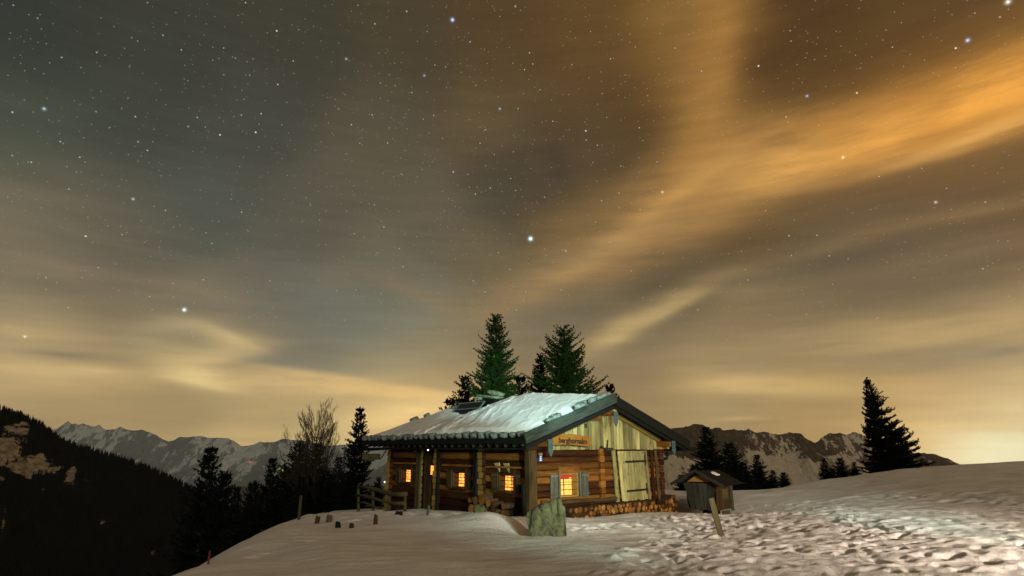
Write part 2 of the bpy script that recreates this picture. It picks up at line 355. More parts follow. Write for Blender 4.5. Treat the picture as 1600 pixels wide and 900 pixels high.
# ------------------------------------------------------------------ materials
def new_mat(name):
    m = bpy.data.materials.new(name); m.use_nodes = True; g = NT(m.node_tree)
    return m, g, g.n['Principled BSDF']
def bump(g, bs, h, strength, dist):
    b = g.n.new('ShaderNodeBump'); b.inputs['Strength'].default_value = strength; b.inputs['Distance'].default_value = dist
    g.l.new(h, b.inputs['Height']); g.l.new(b.outputs[0], bs.inputs['Normal'])
def attr(g, name):
    n = g.n.new('ShaderNodeAttribute'); n.attribute_name = name; return n.outputs['Fac']
def wood(name, c1, c2, c3, knots=0., rough=.75, tintamt=.7, dirt=.0):
    m, g, bs = new_mat(name)
    uv = g.n.new('ShaderNodeUVMap').outputs[0]
    gr = g.noise(g.mapping(uv, scale=(1.1, 16, 1)), 1.5, 4, .6, dist=.4)
    fi = g.noise(g.mapping(uv, scale=(2.5, 90, 1)), 1., 3, .6)
    c = g.mix(g.rng(gr, .32, .68), c1 + (1,), c2 + (1,))
    c = g.mix(g.rng(fi, .52, .72, 0, .65), c, c3 + (1,))
    if knots:
        vo = g.n.new('ShaderNodeTexVoronoi'); vo.inputs['Scale'].default_value = 1.; g.l.new(g.mapping(uv, scale=(2.6, 5.2, 1)), vo.inputs['Vector'])
        k = g.m('MULTIPLY', g.rng(vo.outputs['Distance'], .05, .17, 1, 0), knots)
        c = g.mix(k, c, c3 + (1,))
    if dirt:
        n3 = g.noise(g.mapping(uv, scale=(.7, 2.2, 1)), 1.3, 4, .6)
        c = g.mix(g.rng(n3, .48, .7, 0, dirt), c, c3 + (1,))
    ti = g.rng(attr(g, 'tint'), 0, 1, 1 - tintamt * .55, 1 + tintamt * .5)
    g.l.new(g.v('SCALE', c, scale=ti), bs.inputs['Base Color']); bs.inputs['Roughness'].default_value = rough; bs.inputs['Specular IOR Level'].default_value = .12
    bump(g, bs, g.m('ADD', g.m('MULTIPLY', gr, .6), g.m('MULTIPLY', fi, .5)), .6, .012)
    return m
M = {}
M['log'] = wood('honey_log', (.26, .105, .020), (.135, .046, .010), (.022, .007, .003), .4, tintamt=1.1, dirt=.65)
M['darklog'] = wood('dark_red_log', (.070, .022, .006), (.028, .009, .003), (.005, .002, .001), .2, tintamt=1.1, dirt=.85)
M['logend'] = wood('log_end', (.34, .215, .06), (.25, .15, .04), (.10, .05, .015), .0, tintamt=.6, dirt=.3)
M['board'] = wood('pale_board', (.36, .32, .14), (.20, .165, .062), (.055, .03, .008), 1., tintamt=1.0, dirt=.6)
M['grey'] = wood('weathered_board', (.12, .118, .095), (.06, .060, .048), (.014, .014, .011), .2, tintamt=.8, dirt=.6)
M['verge'] = wood('mossy_verge_board', (.050, .062, .050), (.020, .026, .021), (.006, .008, .006), .0, tintamt=.6, dirt=.7)
M['black'] = wood('black_wood', (.009, .010, .009), (.005, .006, .005), (.002, .002, .002), .0, tintamt=.7)
M['old'] = wood('old_brown_wood', (.085, .055, .023), (.042, .026, .011), (.008, .005, .003), .2, tintamt=.9, dirt=.7)
M['rail'] = wood('fence_wood', (.085, .072, .032), (.05, .041, .020), (.02, .016, .008), .1, tintamt=.6, dirt=.4)
M['shed'] = wood('blackened_shed_board', (.060, .064, .050), (.026, .028, .021), (.006, .006, .005), .2, tintamt=1.0, dirt=.7)
M['post'] = wood('dark_split_trunk', (.085, .050, .018), (.03, .018, .008), (.006, .004, .002), .2, tintamt=.4, dirt=.9)
M['signw'] = wood('sign_wood', (.26, .12, .019), (.19, .08, .012), (.09, .034, .008), .2, tintamt=.2)
M['blueboard'] = wood('blue_grey_board', (.065, .105, .11), (.045, .078, .082), (.02, .03, .032), .2, tintamt=.3)
M['fire'] = wood('firewood_face', (.23, .105, .022), (.15, .060, .013), (.045, .016, .005), .0, tintamt=1.5, dirt=.6)
M['bark'] = wood('bark', (.07, .042, .022), (.045, .027, .015), (.016, .01, .006), .0, tintamt=.6)
def plain(name, c, rough=.7, metal=0., emit=None, strength=0.):
    m, g, bs = new_mat(name); bs.inputs['Base Color'].default_value = c + (1,); bs.inputs['Roughness'].default_value = rough; bs.inputs['Metallic'].default_value = metal
    if emit: bs.inputs['Emission Color'].default_value = emit + (1,); bs.inputs['Emission Strength'].default_value = strength
    return m
M['iron'] = plain('black_iron', (.012, .012, .012), .55, .3)
M['dark'] = plain('dark_interior', (.01, .008, .006), .9)
M['cell'] = plain('solar_cell', (.006, .007, .009), .35)
M['alu'] = plain('dull_aluminium', (.14, .14, .13), .5, .4)
M['red'] = plain('red_paint', (.13, .016, .012), .6)
M['letter'] = plain('burnt_letter', (.022, .006, .003), .9)
M['blue'] = plain('blue_enamel', (.02, .09, .42), .35)
M['white'] = plain('white_enamel', (.75, .75, .75), .4)
M['curtain'] = plain('red_curtain', (.45, .02, .015), .9)
M['bulb'] = plain('lit_bulb', (.8, .8, .8), .4, 0, (1, .95, .8), 6)
def lamp_mat(n, c, s): return plain(n, (.1, .1, .1), .5, 0, c, s)
def rockmat(name, c1, c2, c3, moss=None, sc=1.):
    m, g, bs = new_mat(name)
    tc = g.n.new('ShaderNodeTexCoord').outputs['Object']
    a = g.noise(tc, 2.2 * sc, 6, .6); b = g.noise(tc, 9 * sc, 5, .65); st = g.noise(g.mapping(tc, scale=(6, 6, 1.2)), 1.3 * sc, 4, .6)
    c = g.mix(g.rng(a, .35, .65), c1 + (1,), c2 + (1,)); c = g.mix(g.rng(b, .52, .7, 0, .8), c, c3 + (1,))
    c = g.mix(g.rng(st, .55, .7, 0, .5), c, c3 + (1,))
    if moss: c = g.mix(g.rng(g.noise(tc, 3.4 * sc, 4, .6), .5, .66, 0, .7), c, moss + (1,))
    g.l.new(c, bs.inputs['Base Color']); bs.inputs['Roughness'].default_value = .9; bs.inputs['Specular IOR Level'].default_value = .15
    bump(g, bs, g.m('ADD', a, b), 1., .08 / sc)
    return m
M['boulder'] = rockmat('lichen_rock', (.15, .15, .088), (.075, .076, .046), (.014, .014, .009), (.15, .16, .07))
M['stone'] = rockmat('roof_stone', (.20, .23, .215), (.13, .155, .145), (.05, .06, .055), (.11, .15, .10), 2.)
M['slab'] = rockmat('mossy_slab', (.22, .26, .18), (.14, .17, .11), (.05, .06, .04), (.10, .16, .07), 2.)

def snowmat(name, bare_shade_attr=None, dark=(.016, .011, .006), bumpamt=.6, scale=1.):
    m, g, bs = new_mat(name)
    tc = g.n.new('ShaderNodeTexCoord').outputs['Object']
    n1 = g.noise(tc, .9 * scale, 4, .55); n2 = g.noise(tc, 14 * scale, 5, .6); n3 = g.noise(tc, 60 * scale, 2, .5)
    c = g.mix(g.rng(n1, .3, .7), (.80, .80, .82, 1), (.70, .695, .69, 1))
    sp = g.rng(g.noise(tc, 42 * scale, 2, .6), .74, .80, 0, .5)
    c = g.mix(sp, c, (.30, .26, .20, 1))
    if bare_shade_attr:
        c = g.mix(attr(g, bare_shade_attr), c, dark + (1,))
    g.l.new(c, bs.inputs['Base Color']); bs.inputs['Roughness'].default_value = .7; bs.inputs['Specular IOR Level'].default_value = .25
    bump(g, bs, g.m('ADD', g.m('MULTIPLY', n2, .8), g.m('MULTIPLY', n3, .35)), bumpamt, .06 / scale)
    return m
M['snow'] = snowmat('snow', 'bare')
M['roofsnow'] = snowmat('roof_snow', None, bumpamt=.25)
def mountmat(name, snow, rock1, rock2, dark, freq):
    m, g, bs = new_mat(name)
    geo = g.n.new('ShaderNodeNewGeometry').outputs['Position']
    gs_ = g.mapping(geo, rot=(0, 0, .35), scale=(1, .30, .55)); n = g.noise(gs_, freq, 6, .65); n2 = g.noise(gs_, freq * 5, 7, .74)
    r = g.mix(g.rng(n2, .35, .65), rock1 + (1,), rock2 + (1,))
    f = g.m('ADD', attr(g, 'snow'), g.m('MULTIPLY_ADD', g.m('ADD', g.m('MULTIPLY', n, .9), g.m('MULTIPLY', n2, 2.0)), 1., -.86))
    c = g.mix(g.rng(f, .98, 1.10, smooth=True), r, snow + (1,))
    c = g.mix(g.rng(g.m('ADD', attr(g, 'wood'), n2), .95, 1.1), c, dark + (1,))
    g.l.new(c, bs.inputs['Base Color']); bs.inputs['Roughness'].default_value = .95; bs.inputs['Specular IOR Level'].default_value = .1
    bump(g, bs, n2, .8, 1.2 / freq)
    return m
M['mleft'] = mountmat('far_range', (.78, .88, .92), (.30, .36, .39), (.22, .275, .30), (.15, .19, .20), .0016)  # blue-grey tints put valley haze into the snow, rock and woods
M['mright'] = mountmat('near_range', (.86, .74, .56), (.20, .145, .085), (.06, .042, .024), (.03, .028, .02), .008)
def leafmat(name, c1, c2):
    m, g, bs = new_mat(name)
    n = g.noise(g.n.new('ShaderNodeNewGeometry').outputs['Position'], 1.6, 3, .6)
    g.l.new(g.mix(g.rng(n, .35, .65), c1 + (1,), c2 + (1,)), bs.inputs['Base Color']); bs.inputs['Roughness'].default_value = .7; bs.inputs['Specular IOR Level'].default_value = .02
    return m
M['needle'] = leafmat('green_needles', (.018, .046, .009), (.008, .020, .005))
M['needle_dark'] = leafmat('dark_needles', (.006, .009, .005), (.0035, .0055, .0035))  # unlit spruces: lack of light put into the needle colour
M['forest'] = leafmat('far_forest', (.0018, .0022, .0014), (.001, .0014, .0009))  # night darkness of the slope put into the tree colour
M['trunk'] = rockmat('trunk_bark', (.05, .038, .026), (.03, .024, .017), (.012, .01, .008), None, 3.)

# ------------------------------------------------------------------ terrain: one snow sheet, shaped through surveyed heights
CTRL = [(0,0,.5),(-4,2,.5),(6,2,.55),(14,2,.65),(-9,3,.2),
 (0,8.8,.48),(3.7,8.3,.5),(6.4,7.6,.62),(12,7.5,.75),(1.4,13.5,.26),(-2.5,12,.40),(-3.7,10,.42),(-5.15,9.5,.36),(-5.08,11.5,.36),(-5.65,14.5,.27),(-6.06,18,.20),(-5.5,17.5,.22),
 (.8,15.6,.04),(3.3,15.5,.04),(3.0,19,.02),(2.2,20.2,.02),(4.6,21.5,-.02),(6.2,23.2,-.15),(-.55,17.4,.36),(-1.6,17.8,.30),(-2.1,20.2,.17),(-3.9,23,-.02),(-5.8,24,-.2),(-6.8,28,-.6),
 (5.3,16.3,.06),(9.3,21,.12),(14.3,17,.55),(7.6,14.5,.40),(10.5,12,.62),(18,16,.75),(17.7,28,.45),(12.1,31,.02),(15.3,33,.08),(17.9,34,.42),(24.8,38,.85),(29.5,40,1.07),(35.4,42,1.2),
 (30,28,.95),(30,14,1.1),(40,30,1.3),(7.0,26,-.30),(8.1,24.4,-.36),(9.6,36,-.2),(1,33,-.5),(-4,36,-.9),(8,31,-.22),(11,25.5,-.1),(24,33,.75),(22,22,.75)]
CT = np.array(CTRL, float)
def tps_fit(P, z):
    n = len(P); d = np.linalg.norm(P[:, None] - P[None], axis=2)
    Kk = np.where(d > 0, d * d * np.log(d + 1e-9), 0) + np.eye(n) * .6
    A = np.zeros((n + 3, n + 3)); A[:n, :n] = Kk; A[:n, n] = 1; A[:n, n + 1:] = P; A[n, :n] = 1; A[n + 1:, :n] = P.T
    return np.linalg.solve(A, np.r_[z, 0, 0, 0])
TW = tps_fit(CT[:, :2], CT[:, 2])
def tps(x, y):
    x = np.clip(x, -9, 42); y = np.clip(y, 0, 44)
    t = TW[-3] + TW[-2] * x + TW[-1] * y
    for (px, py, _), w in zip(CTRL, TW[:len(CTRL)]):
        r2 = (x - px) ** 2 + (y - py) ** 2; t = t + w * .5 * r2 * np.log(r2 + 1e-9)
    return t
def crest_left(y): return np.interp(y, [-40, 5, 9.5, 11.5, 14.5, 18, 24, 30, 60], [-8.6, -5.6, -4.72, -4.78, -5.5, -6.2, -6.9, -8.5, -16])
def crest_back(x): return np.interp(x, [-30, -6, 2, 9, 12, 15.3, 18, 25, 30, 36, 60, 120], [26, 33, 38, 36, 33, 34, 35, 39, 41, 44, 52, 60])
def ground0(x, y):
    x = np.asarray(x, float); y = np.asarray(y, float)
    z = tps(x, y)
    s = np.maximum(crest_left(y) - x, 0); z = z - .62 * (np.sqrt(s * s + .5) - .707)
    s = np.maximum(y - crest_back(x), 0); z = z - .34 * (np.sqrt(s * s + 4) - 2)
    s = np.maximum(x - 60, 0); z = z - .25 * (np.sqrt(s * s + 9) - 3)
    s = np.maximum(-25 - y, 0); z = z - .2 * (np.sqrt(s * s + 9) - 3)
    return np.where(z > -400, z, -400 - 90 * (1 - np.exp((z + 400) / 90)))
def gz(x, y): return float(ground0(np.array([x]), np.array([y]))[0])

def axis(parts): return np.unique(np.concatenate([np.array(p) for p in parts]).round(4))
gx = axis([-np.geomspace(8, 16000, 56), np.arange(-8, .5, .065), np.arange(.5, 12, .034), np.arange(12, 17, .065), np.arange(17, 40, .16), np.geomspace(40, 16000, 44)])
gy = axis([-np.geomspace(1, 16000, 36), np.arange(-1, 7, .4), np.arange(7, 14, .036), np.arange(14, 26, .065), np.arange(26, 46, .16), np.geomspace(46, 16000, 48)])
X, Y = np.meshgrid(gx, gy, indexing='ij')
Z = ground0(X, Y)
near = sstep(-9.5, -8, X) * sstep(44, 34, X) * sstep(3, 6, Y) * sstep(46, 40, Y)
Z += near * ((fbm(X * .35, Y * .35, 4, 3) - .5) * .22 + (fbm(X * 1.4, Y * 1.4, 3, 9) - .5) * .05)
# wind ripples lying across the slope, faint on untouched snow
Z += near * .03 * (fbm(X * .9 + Y * .5, Y * 5 - X * 1.2, 3, 21) - .5)
# trampled zone: how strongly the snow is churned
tr = sstep(.6, 3.4, X - (Y - 8.8) * .38) * sstep(29, 24, Y) * sstep(26, 19, X)
tr2 = np.exp(-((X - 3.2) / 2.4) ** 2 - ((Y - 17.6) / 2.0) ** 2) * .75
tr3 = np.exp(-((X + 3.2) / 2.3) ** 2 - ((Y - 19.5) / 1.8) ** 2)
tr4 = np.exp(-((X + 5.2) / .9) ** 2 - ((Y - 15) / 4.5) ** 2) * .35
TR = np.clip(tr + tr2 + tr3 + tr4, 0, 1) * near
cl = ridged(X * 1.15 + .35 * Y, Y * 1.5 - .3 * X, 4, 40, .55)
cl2 = fbm(X * 3.4, Y * 4.2, 3, 60)
Z += TR * ((cl - .45) * .05 + (cl2 - .5) * .10 + (fbm(X * 1.2 + .3 * Y, Y * 2.6 - X * .5, 4, 44) - .5) * .14 + (fbm(X * 8, Y * 9, 2, 61) - .5) * .035)
def dent(cx, cy, ang, a, b, dep, rim):
    r = 3.0 * max(a, b)
    i0, i1 = np.searchsorted(gx, (cx - r, cx + r)); j0, j1 = np.searchsorted(gy, (cy - r, cy + r))
    if i1 - i0 < 2 or j1 - j0 < 2: return
    xx = X[i0:i1, j0:j1] - cx; yy = Y[i0:i1, j0:j1] - cy
    c, s = math.cos(ang), math.sin(ang); u = (xx * c + yy * s) / a; v = (-xx * s + yy * c) / b
    q = np.sqrt(u * u + v * v)
    Z[i0:i1, j0:j1] += -dep * np.exp(-(q / .95) ** 5) + rim * np.exp(-((q - 1.5) / .45) ** 2) * (.5 + .5 * np.sin(u * 2 + cx))
random.seed(11)
def churn_w(cx, cy): return float(sstep(.6, 3.0, cx - (cy - 8.8) * .38)) * float(sstep(29, 25, cy)) * float(sstep(25, 17, cx))
for _ in range(1100):                      # old, half-melted hollows
    cx = random.uniform(.5, 21); cy = random.uniform(7, 27)
    if random.random() < churn_w(cx, cy): dent(cx, cy, random.uniform(.2, 1.3), random.uniform(.16, .32), random.uniform(.09, .16), random.uniform(.02, .07), random.uniform(.008, .03))
def trail(x0, y0, x1, y1, n, dep=.10):     # boot prints, left and right
    L = math.hypot(x1 - x0, y1 - y0); a = math.atan2(y1 - y0, x1 - x0); k = 0; d = 0
    while d < L:
        f = d / L; cx = x0 + (x1 - x0) * f + random.gauss(0, .05) + .25 * math.sin(f * 7 + n); cy = y0 + (y1 - y0) * f + random.gauss(0, .05)
        sd_ = (.13 if k % 2 else -.13); cx -= math.sin(a) * sd_; cy += math.cos(a) * sd_
        dent(cx, cy, a + random.gauss(0, .15), random.uniform(.14, .18), random.uniform(.065, .085), dep * random.uniform(.7, 1.3), random.uniform(.015, .04))
        if random.random() < .6: dent(cx + random.gauss(0, .2), cy + random.gauss(0, .2), random.uniform(0, 3), random.uniform(.03, .08), random.uniform(.03, .06), -random.uniform(.02, .05), 0)
        d += random.uniform(.45, .7); k += 1
for n in range(15):
    x0 = random.uniform(2, 15); y0 = random.uniform(7.5, 10); x1 = x0 + random.uniform(1, 7); y1 = random.uniform(17, 26)
    trail(x0, y0, x1, y1, n)
for n in range(7):
    x0 = random.uniform(3, 9); y0 = random.uniform(8, 18); trail(x0, y0, x0 + random.uniform(4, 9), y0 + random.uniform(-1, 4), n, .08)
for k in range(700):                       # crumbs kicked out of the prints
    cx = random.uniform(.8, 16); cy = random.uniform(7.3, 20)
    if random.random() < churn_w(cx, cy) * .8: dent(cx, cy, random.uniform(0, 3), random.uniform(.035, .10), random.uniform(.03, .06), -random.uniform(.015, .05), 0)
# the beaten track from the foreground to the little shed, with its kicked-up ridge
for n in range(4): trail(1.5 + .3 * n, 8.6, 6.4 + .3 * n, 21.5, n + 50, .12)
for k in range(120):
    f = random.random(); cx = 1.3 + f * 4.6 + random.gauss(0, .16); cy = 8.8 + f * 12.6 + random.gauss(0, .2)
    dent(cx, cy, random.uniform(0, 3), random.uniform(.05, .16), random.uniform(.05, .10), -random.uniform(.015, .05), .005)
for n in range(5): trail(.9 + .5 * n, 16.6 + .3 * n, 5.4, 18.5 + .6 * n, n + 70, .07)
for k in range(110): dent(-3.3 + random.gauss(0, 1.6), 19.4 + random.gauss(0, 1.2), random.uniform(0, 3), random.uniform(.1, .2), random.uniform(.06, .12), random.uniform(-.07, .08), .03)
for cx, cy in ((-4.55,11.2),(-4.35,11.0),(-4.5,11.6),(-5.0,14.2),(-4.8,14.0),(-4.9,14.7),(-4.6,13.5),(-4.9,16.2),(-4.7,16.6),(-4.1,13.0)): dent(cx, cy, .8, .12, .07, .05, .004)
# packed snow has no knife edges: compress the relief and let it slump
ZB = ground0(X, Y); dz = Z - ZB; mid_ = .06 * np.tanh(dz / .06) * .75 + .25 * dz; wq = np.clip(TR * 1.5, 0, 1)
dz = dz * (1 - wq) + np.where(np.abs(dz) > .3, dz, mid_) * wq
patch = sstep(.40, .58, fbm(X * .38 + 3, Y * .38, 3, 88)); dz = dz * (1 - .42 * (1 - patch) * np.clip(TR * 2, 0, 1))
for _ in range(2):
    b_ = dz.copy(); b_[1:-1, 1:-1] = (4 * dz[1:-1, 1:-1] + dz[:-2, 1:-1] + dz[2:, 1:-1] + dz[1:-1, :-2] + dz[1:-1, 2:]) / 8; dz = np.where(near > 0, b_, dz)
Z = ZB + dz
# a smooth drift in front of the side wall and the hollow scoured behind the gable corner
Z += .22 * np.exp(-((X + .62) / .8) ** 2 - ((Y - 16.6) / .9) ** 2)
Z -= .38 * np.exp(-((X - .32) / .42) ** 2 - ((Y - 16.9) / 1.1) ** 2)
Z -= .22 * np.exp(-((X + .8) / .9) ** 2 - ((Y - 19.6) / .9) ** 2)
Z -= .22 * np.exp(-((X - 7.4) / 1.0) ** 2 - ((Y - 26.6) / 2.0) ** 2)
bare = np.clip(sstep(.6, 4.0, crest_left(Y) - X + (fbm(X * .8, Y * .8, 3, 5) - .5) * 1.5), 0, 1)
bare = np.maximum(bare, sstep(3, 14, Y - crest_back(X)))
bare = np.maximum(bare, .86 * np.clip(1.6 * np.exp(-((X - .272 * Y) / 1.0) ** 2 - ((Y - 28.5) / 2.6) ** 2) + (fbm(X * 1.5, Y * 1.5, 3, 15) - .5) * .4 - .3, 0, 1))  # dark brown patch puts the shade beside the hut into the snow colour
bare = np.where((X > 60) | (Y < -25), np.maximum(bare, .6), bare)
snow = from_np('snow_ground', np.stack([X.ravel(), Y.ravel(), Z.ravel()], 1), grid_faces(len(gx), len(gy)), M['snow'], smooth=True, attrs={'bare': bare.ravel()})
tag(snow, 'trampled and wind-smoothed snow on the mountain pasture around the hut', 'snow', kind='structure')
from bisect import bisect
def zs(x, y):
    i = min(max(bisect(gx, x), 1), len(gx) - 1); j = min(max(bisect(gy, y), 1), len(gy) - 1)
    return float(Z[i, j])

# ------------------------------------------------------------------ far land
def range_mesh(name, ridge, Yr, depth, zbot, nu, nv, mat, rough, seed, freq, rockline):
    pxs = np.array([p[0] for p in ridge], float)
    pts = np.array([at(p[0], p[1], Yr) for p in ridge])
    xs = np.linspace(pts[0, 0], pts[-1, 0], nu)
    zr = np.interp(xs, pts[:, 0], pts[:, 2])
    zr = zr + (ridged(xs * freq * 5, xs * 0 + seed, 4, seed) - .5) * rough * .10
    v = np.linspace(-.12, 1, nv)
    XX, VV = np.meshgrid(xs, v, indexing='ij')
    ZR = np.repeat(zr[:, None], nv, 1)
    YY = Yr - VV * depth
    prof = np.where(VV >= 0, VV ** .75, -VV * 1.5)
    ZZ = ZR + (zbot - ZR) * prof
    w = np.clip(np.abs(VV) * 6, 0, 1)
    gully = .65 * ridged(XX * freq + YY * freq * .2 + (fbm(XX * freq, YY * freq * .5, 3, seed + 40) - .5) * .8, YY * freq * .14, 5, seed + 3) + .35 * ridged(XX * freq * .8 + 9, YY * freq * .6, 4, seed + 13)
    ZZ = ZZ + w * (gully - .5) * rough
    fr = np.gradient(ZZ, axis=0)
    sn = rockline(VV, gully, XX, YY)
    wd = sstep(.72, .95, VV + (fbm(XX * freq * 2, YY * freq * 2, 4, seed + 8) - .5) * .5)
    o = from_np(name, np.stack([XX.ravel(), YY.ravel(), ZZ.ravel()], 1), grid_faces(nu, nv), mat, smooth=True, attrs={'snow': sn.ravel(), 'wood': wd.ravel()})
    return o
LR = [(-140,640),(20,640),(58,656),(78,668),(90,667),(97,664),(106,659),(112,665),(122,663),(130,659),(143,663),(157,665),(167,668),(180,667),(197,668),(215,671),(233,674),(250,681),(263,687),(283,683),(300,680),(315,678),(326,681),(337,681),(353,685),(377,695),(390,693),(403,691),(425,689),(443,688),(470,689),(500,693),(540,692),(600,695),(700,694),(800,699),(1000,702)]
RR = [(900,690),(1000,682),(1050,668),(1060,667),(1074,666),(1084,661),(1090,661.5),(1098,662.6),(1106,667),(1111,669),(1118,668),(1125,668),(1130,672),(1144,669.5),(1152,671),(1158,672),(1164,671),(1170,669.5),(1175,672),(1181,675),(1189,674),(1195,674.5),(1204,676.5),(1212,678),(1224,677),(1235,675.5),(1246,676.5),(1252,678),(1258,683),(1266,688),(1273.5,690.6),(1279,688),(1284,683),(1290,679),(1295,676.6),(1312,676),(1322,678),(1335,675),(1345,677),(1360,688),(1390,698),(1420,704),(1434,708),(1445,708),(1458,709),(1465,710),(1480,716),(1500,726),(1560,736),(1700,745)]
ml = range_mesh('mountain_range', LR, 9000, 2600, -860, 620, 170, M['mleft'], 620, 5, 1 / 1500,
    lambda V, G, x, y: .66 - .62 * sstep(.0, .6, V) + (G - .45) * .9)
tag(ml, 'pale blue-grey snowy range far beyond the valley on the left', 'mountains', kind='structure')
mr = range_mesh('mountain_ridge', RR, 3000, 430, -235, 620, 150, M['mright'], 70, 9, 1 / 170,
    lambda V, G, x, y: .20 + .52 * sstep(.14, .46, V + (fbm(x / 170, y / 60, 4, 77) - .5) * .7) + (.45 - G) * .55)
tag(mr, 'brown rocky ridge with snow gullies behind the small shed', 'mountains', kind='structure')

HR = [(-160,560),(-60,606),(0,635),(30,645),(60,658),(100,688),(150,704),(200,718),(250,737),(300,763),(340,786),(370,798),(430,835),(520,900),(620,985)]
hp = np.array([at(p[0], p[1] + 5, 900) for p in HR])
NU, NV = 200, 120
us = np.linspace(hp[0, 0], hp[-1, 0], NU); vs = np.linspace(-.1, 1, NV)
UU, VV = np.meshgrid(us, vs, indexing='ij')
def hill_pt(u, v):
    zr = np.interp(u, hp[:, 0], hp[:, 2]); s = np.abs(v)
    y = 900 - v * 640; x = u + v * 180
    z = zr - s * 350 + np.clip(s * 8, 0, 1) * (fbm(u / 60, v * 9, 4, 31) - .5) * 26
    return x, y, z
hx, hy, hz = hill_pt(UU, VV)
def hill_open(u, v):
    """1 on the bare cliff and clearing patches of the wooded slope"""
    x, y, z = hill_pt(u, v)
    fx = x / y * 950 + 800
    fy = 699 - (z - EYE) / y * 985
    n = (fbm(u / 16, v * 34, 4, 91) - .5); n2 = (fbm(u / 30, v * 40, 3, 191) - .5)
    o = np.zeros_like(fx)
    for cx, cy, rx, ry, a in ((8,702,26,20,.95),(52,726,38,19,1),(72,726,20,20,.8),(18,668,26,13,.7),(34,672,12,11,.8),(120,730,7,20,.7),(10,748,14,8,.8),(30,812,5,20,.7),(8,815,6,24,.55),(36,828,9,6,.6),(180,812,7,6,.5)):
        o = np.maximum(o, a * np.exp(-(((fx - cx) / rx) ** 2 + ((fy - cy) / ry) ** 2) * .9))
    return o + n * 1.0 + n2 * .4
op = hill_open(UU, VV)
m_, g_, bs_ = new_mat('wooded_hill')
geo_ = g_.n.new('ShaderNodeNewGeometry').outputs['Position']
cc = g_.mix(g_.rng(g_.noise(geo_, .09, 5, .65), .4, .62), (.27, .225, .15, 1), (.10, .083, .05, 1))
cc = g_.mix(g_.rng(g_.noise(geo_, .22, 4, .6), .55, .68), cc, (.05, .045, .03, 1))
cc = g_.mix(g_.rng(g_.m('ADD', attr(g_, 'open'), g_.m('MULTIPLY', g_.rng(attr(g_, 'open'), .12, .5), g_.m('MULTIPLY_ADD', g_.noise(g_.mapping(geo_, scale=(1, 1, .6)), .06, 6, .75), 3.2, -1.6))), .46, .52), (.0015, .002, .0012, 1), cc)
g_.l.new(cc, bs_.inputs['Base Color']); bs_.inputs['Roughness'].default_value = .95; bs_.inputs['Specular IOR Level'].default_value = .05
hill = from_np('wooded_hillside', np.stack([hx.ravel(), hy.ravel(), hz.ravel()], 1), grid_faces(NU, NV), m_, smooth=True, attrs={'open': op.ravel()})
tag(hill, 'black wooded hillside with pale cliff patches falling to the valley', 'hillside', kind='structure')
def far_forest():
    V = []; F = []
    rr = np.random.default_rng(5)
    n = 13000
    u = rr.uniform(hp[0, 0], hp[-1, 0], n); v = np.abs(rr.uniform(0, 1, n)) ** 1.3
    v[:1500] = rr.uniform(-.01, .012, 1500)
    o = hill_open(u, v); x, y, z = hill_pt(u, v)
    keep = o < .40
    for x_, y_, z_ in zip(x[keep], y[keep], z[keep]):
        h = rr.uniform(5, 11); r = h * rr.uniform(.17, .25); b = len(V); a0 = rr.uniform(0, 6)
        for k in range(3):
            zb = z_ - 1 + h * (.0 + .28 * k); zt = z_ + h * (.5 + .25 * k); rk = r * (1 - .27 * k); bb = len(V)
            V.append((x_, y_, zt))
            for j in range(5):
                a = a0 + j * 1.2566 + k; q = rk * rr.uniform(.7, 1.2); V.append((x_ + q * math.cos(a), y_ + q * math.sin(a), zb + rr.uniform(-.4, .4)))
            for j in range(5): F.append((bb, bb + 1 + j, bb + 1 + (j + 1) % 5))
    o = from_np('forest', V, F, M['forest'])
    tag(o, 'dense black spruce forest covering the hillside on the left', 'forest', kind='stuff')
far_forest()

# ------------------------------------------------------------------ the hut
HC = (.657, 19.5); HA = R(39.4)
hut = empty('alpine_hut', (HC[0], HC[1], 0), HA)
tag(hut, 'old log hut with snow-covered roof, pale board gable and glowing windows', 'hut')
HM = Matrix.Translation((HC[0], HC[1], 0)) @ Matrix.Rotation(HA, 4, 'Z')
def hw(x, y, z): return HM @ Vector((x, y, z))
RX = 3.3; EL = -.85; ER = 7.4; ZE = 2.46; ZR_ = 3.86; ZE2 = 2.40; YF = -.7; YB = 10.3
SL = (ZR_ - ZE) / (RX - EL); SR = (ZR_ - ZE2) / (ER - RX)
def roofz(x): return ZE + (x - EL) * SL if x <= RX else ZR_ - (x - RX) * SR
WL, WD = 6.5, 9.65
def courses(mb, horiz, span, z0, z1, h, opens, mi, face, thick, ext0=0, ext1=0, skip=0):
    z = z0; k = 0
    while z < z1 - .02:
        hh = min(h * random.uniform(.88, 1.14), z1 - z); zc = z + hh / 2
        cuts = sorted((a, b) for a, b, c, d in opens if c < zc < d)
        p = span[0] - (ext0 if k % 2 == 0 or True else 0); e = span[1] + ext1
        segs = []
        for a, b in cuts: segs.append((p, a)); p = b
        segs.append((p, e))
        t = random.random(); mm = mi if isinstance(mi, int) else random.choice(mi)
        for a, b in segs:
            if b - a < .02: continue
            o = face + thick / 2 + random.uniform(-.012, .006)
            if horiz == 'x': mb.beam((a, o, zc), (b, o, zc), thick, hh - .010, .05, mm, t, endmi=1, jit=.006)
            else: mb.beam((o, a, zc), (o, b, zc), thick, hh - .010, .05, mm, t, endmi=1, jit=.006)
        z += hh; k += 1
    return
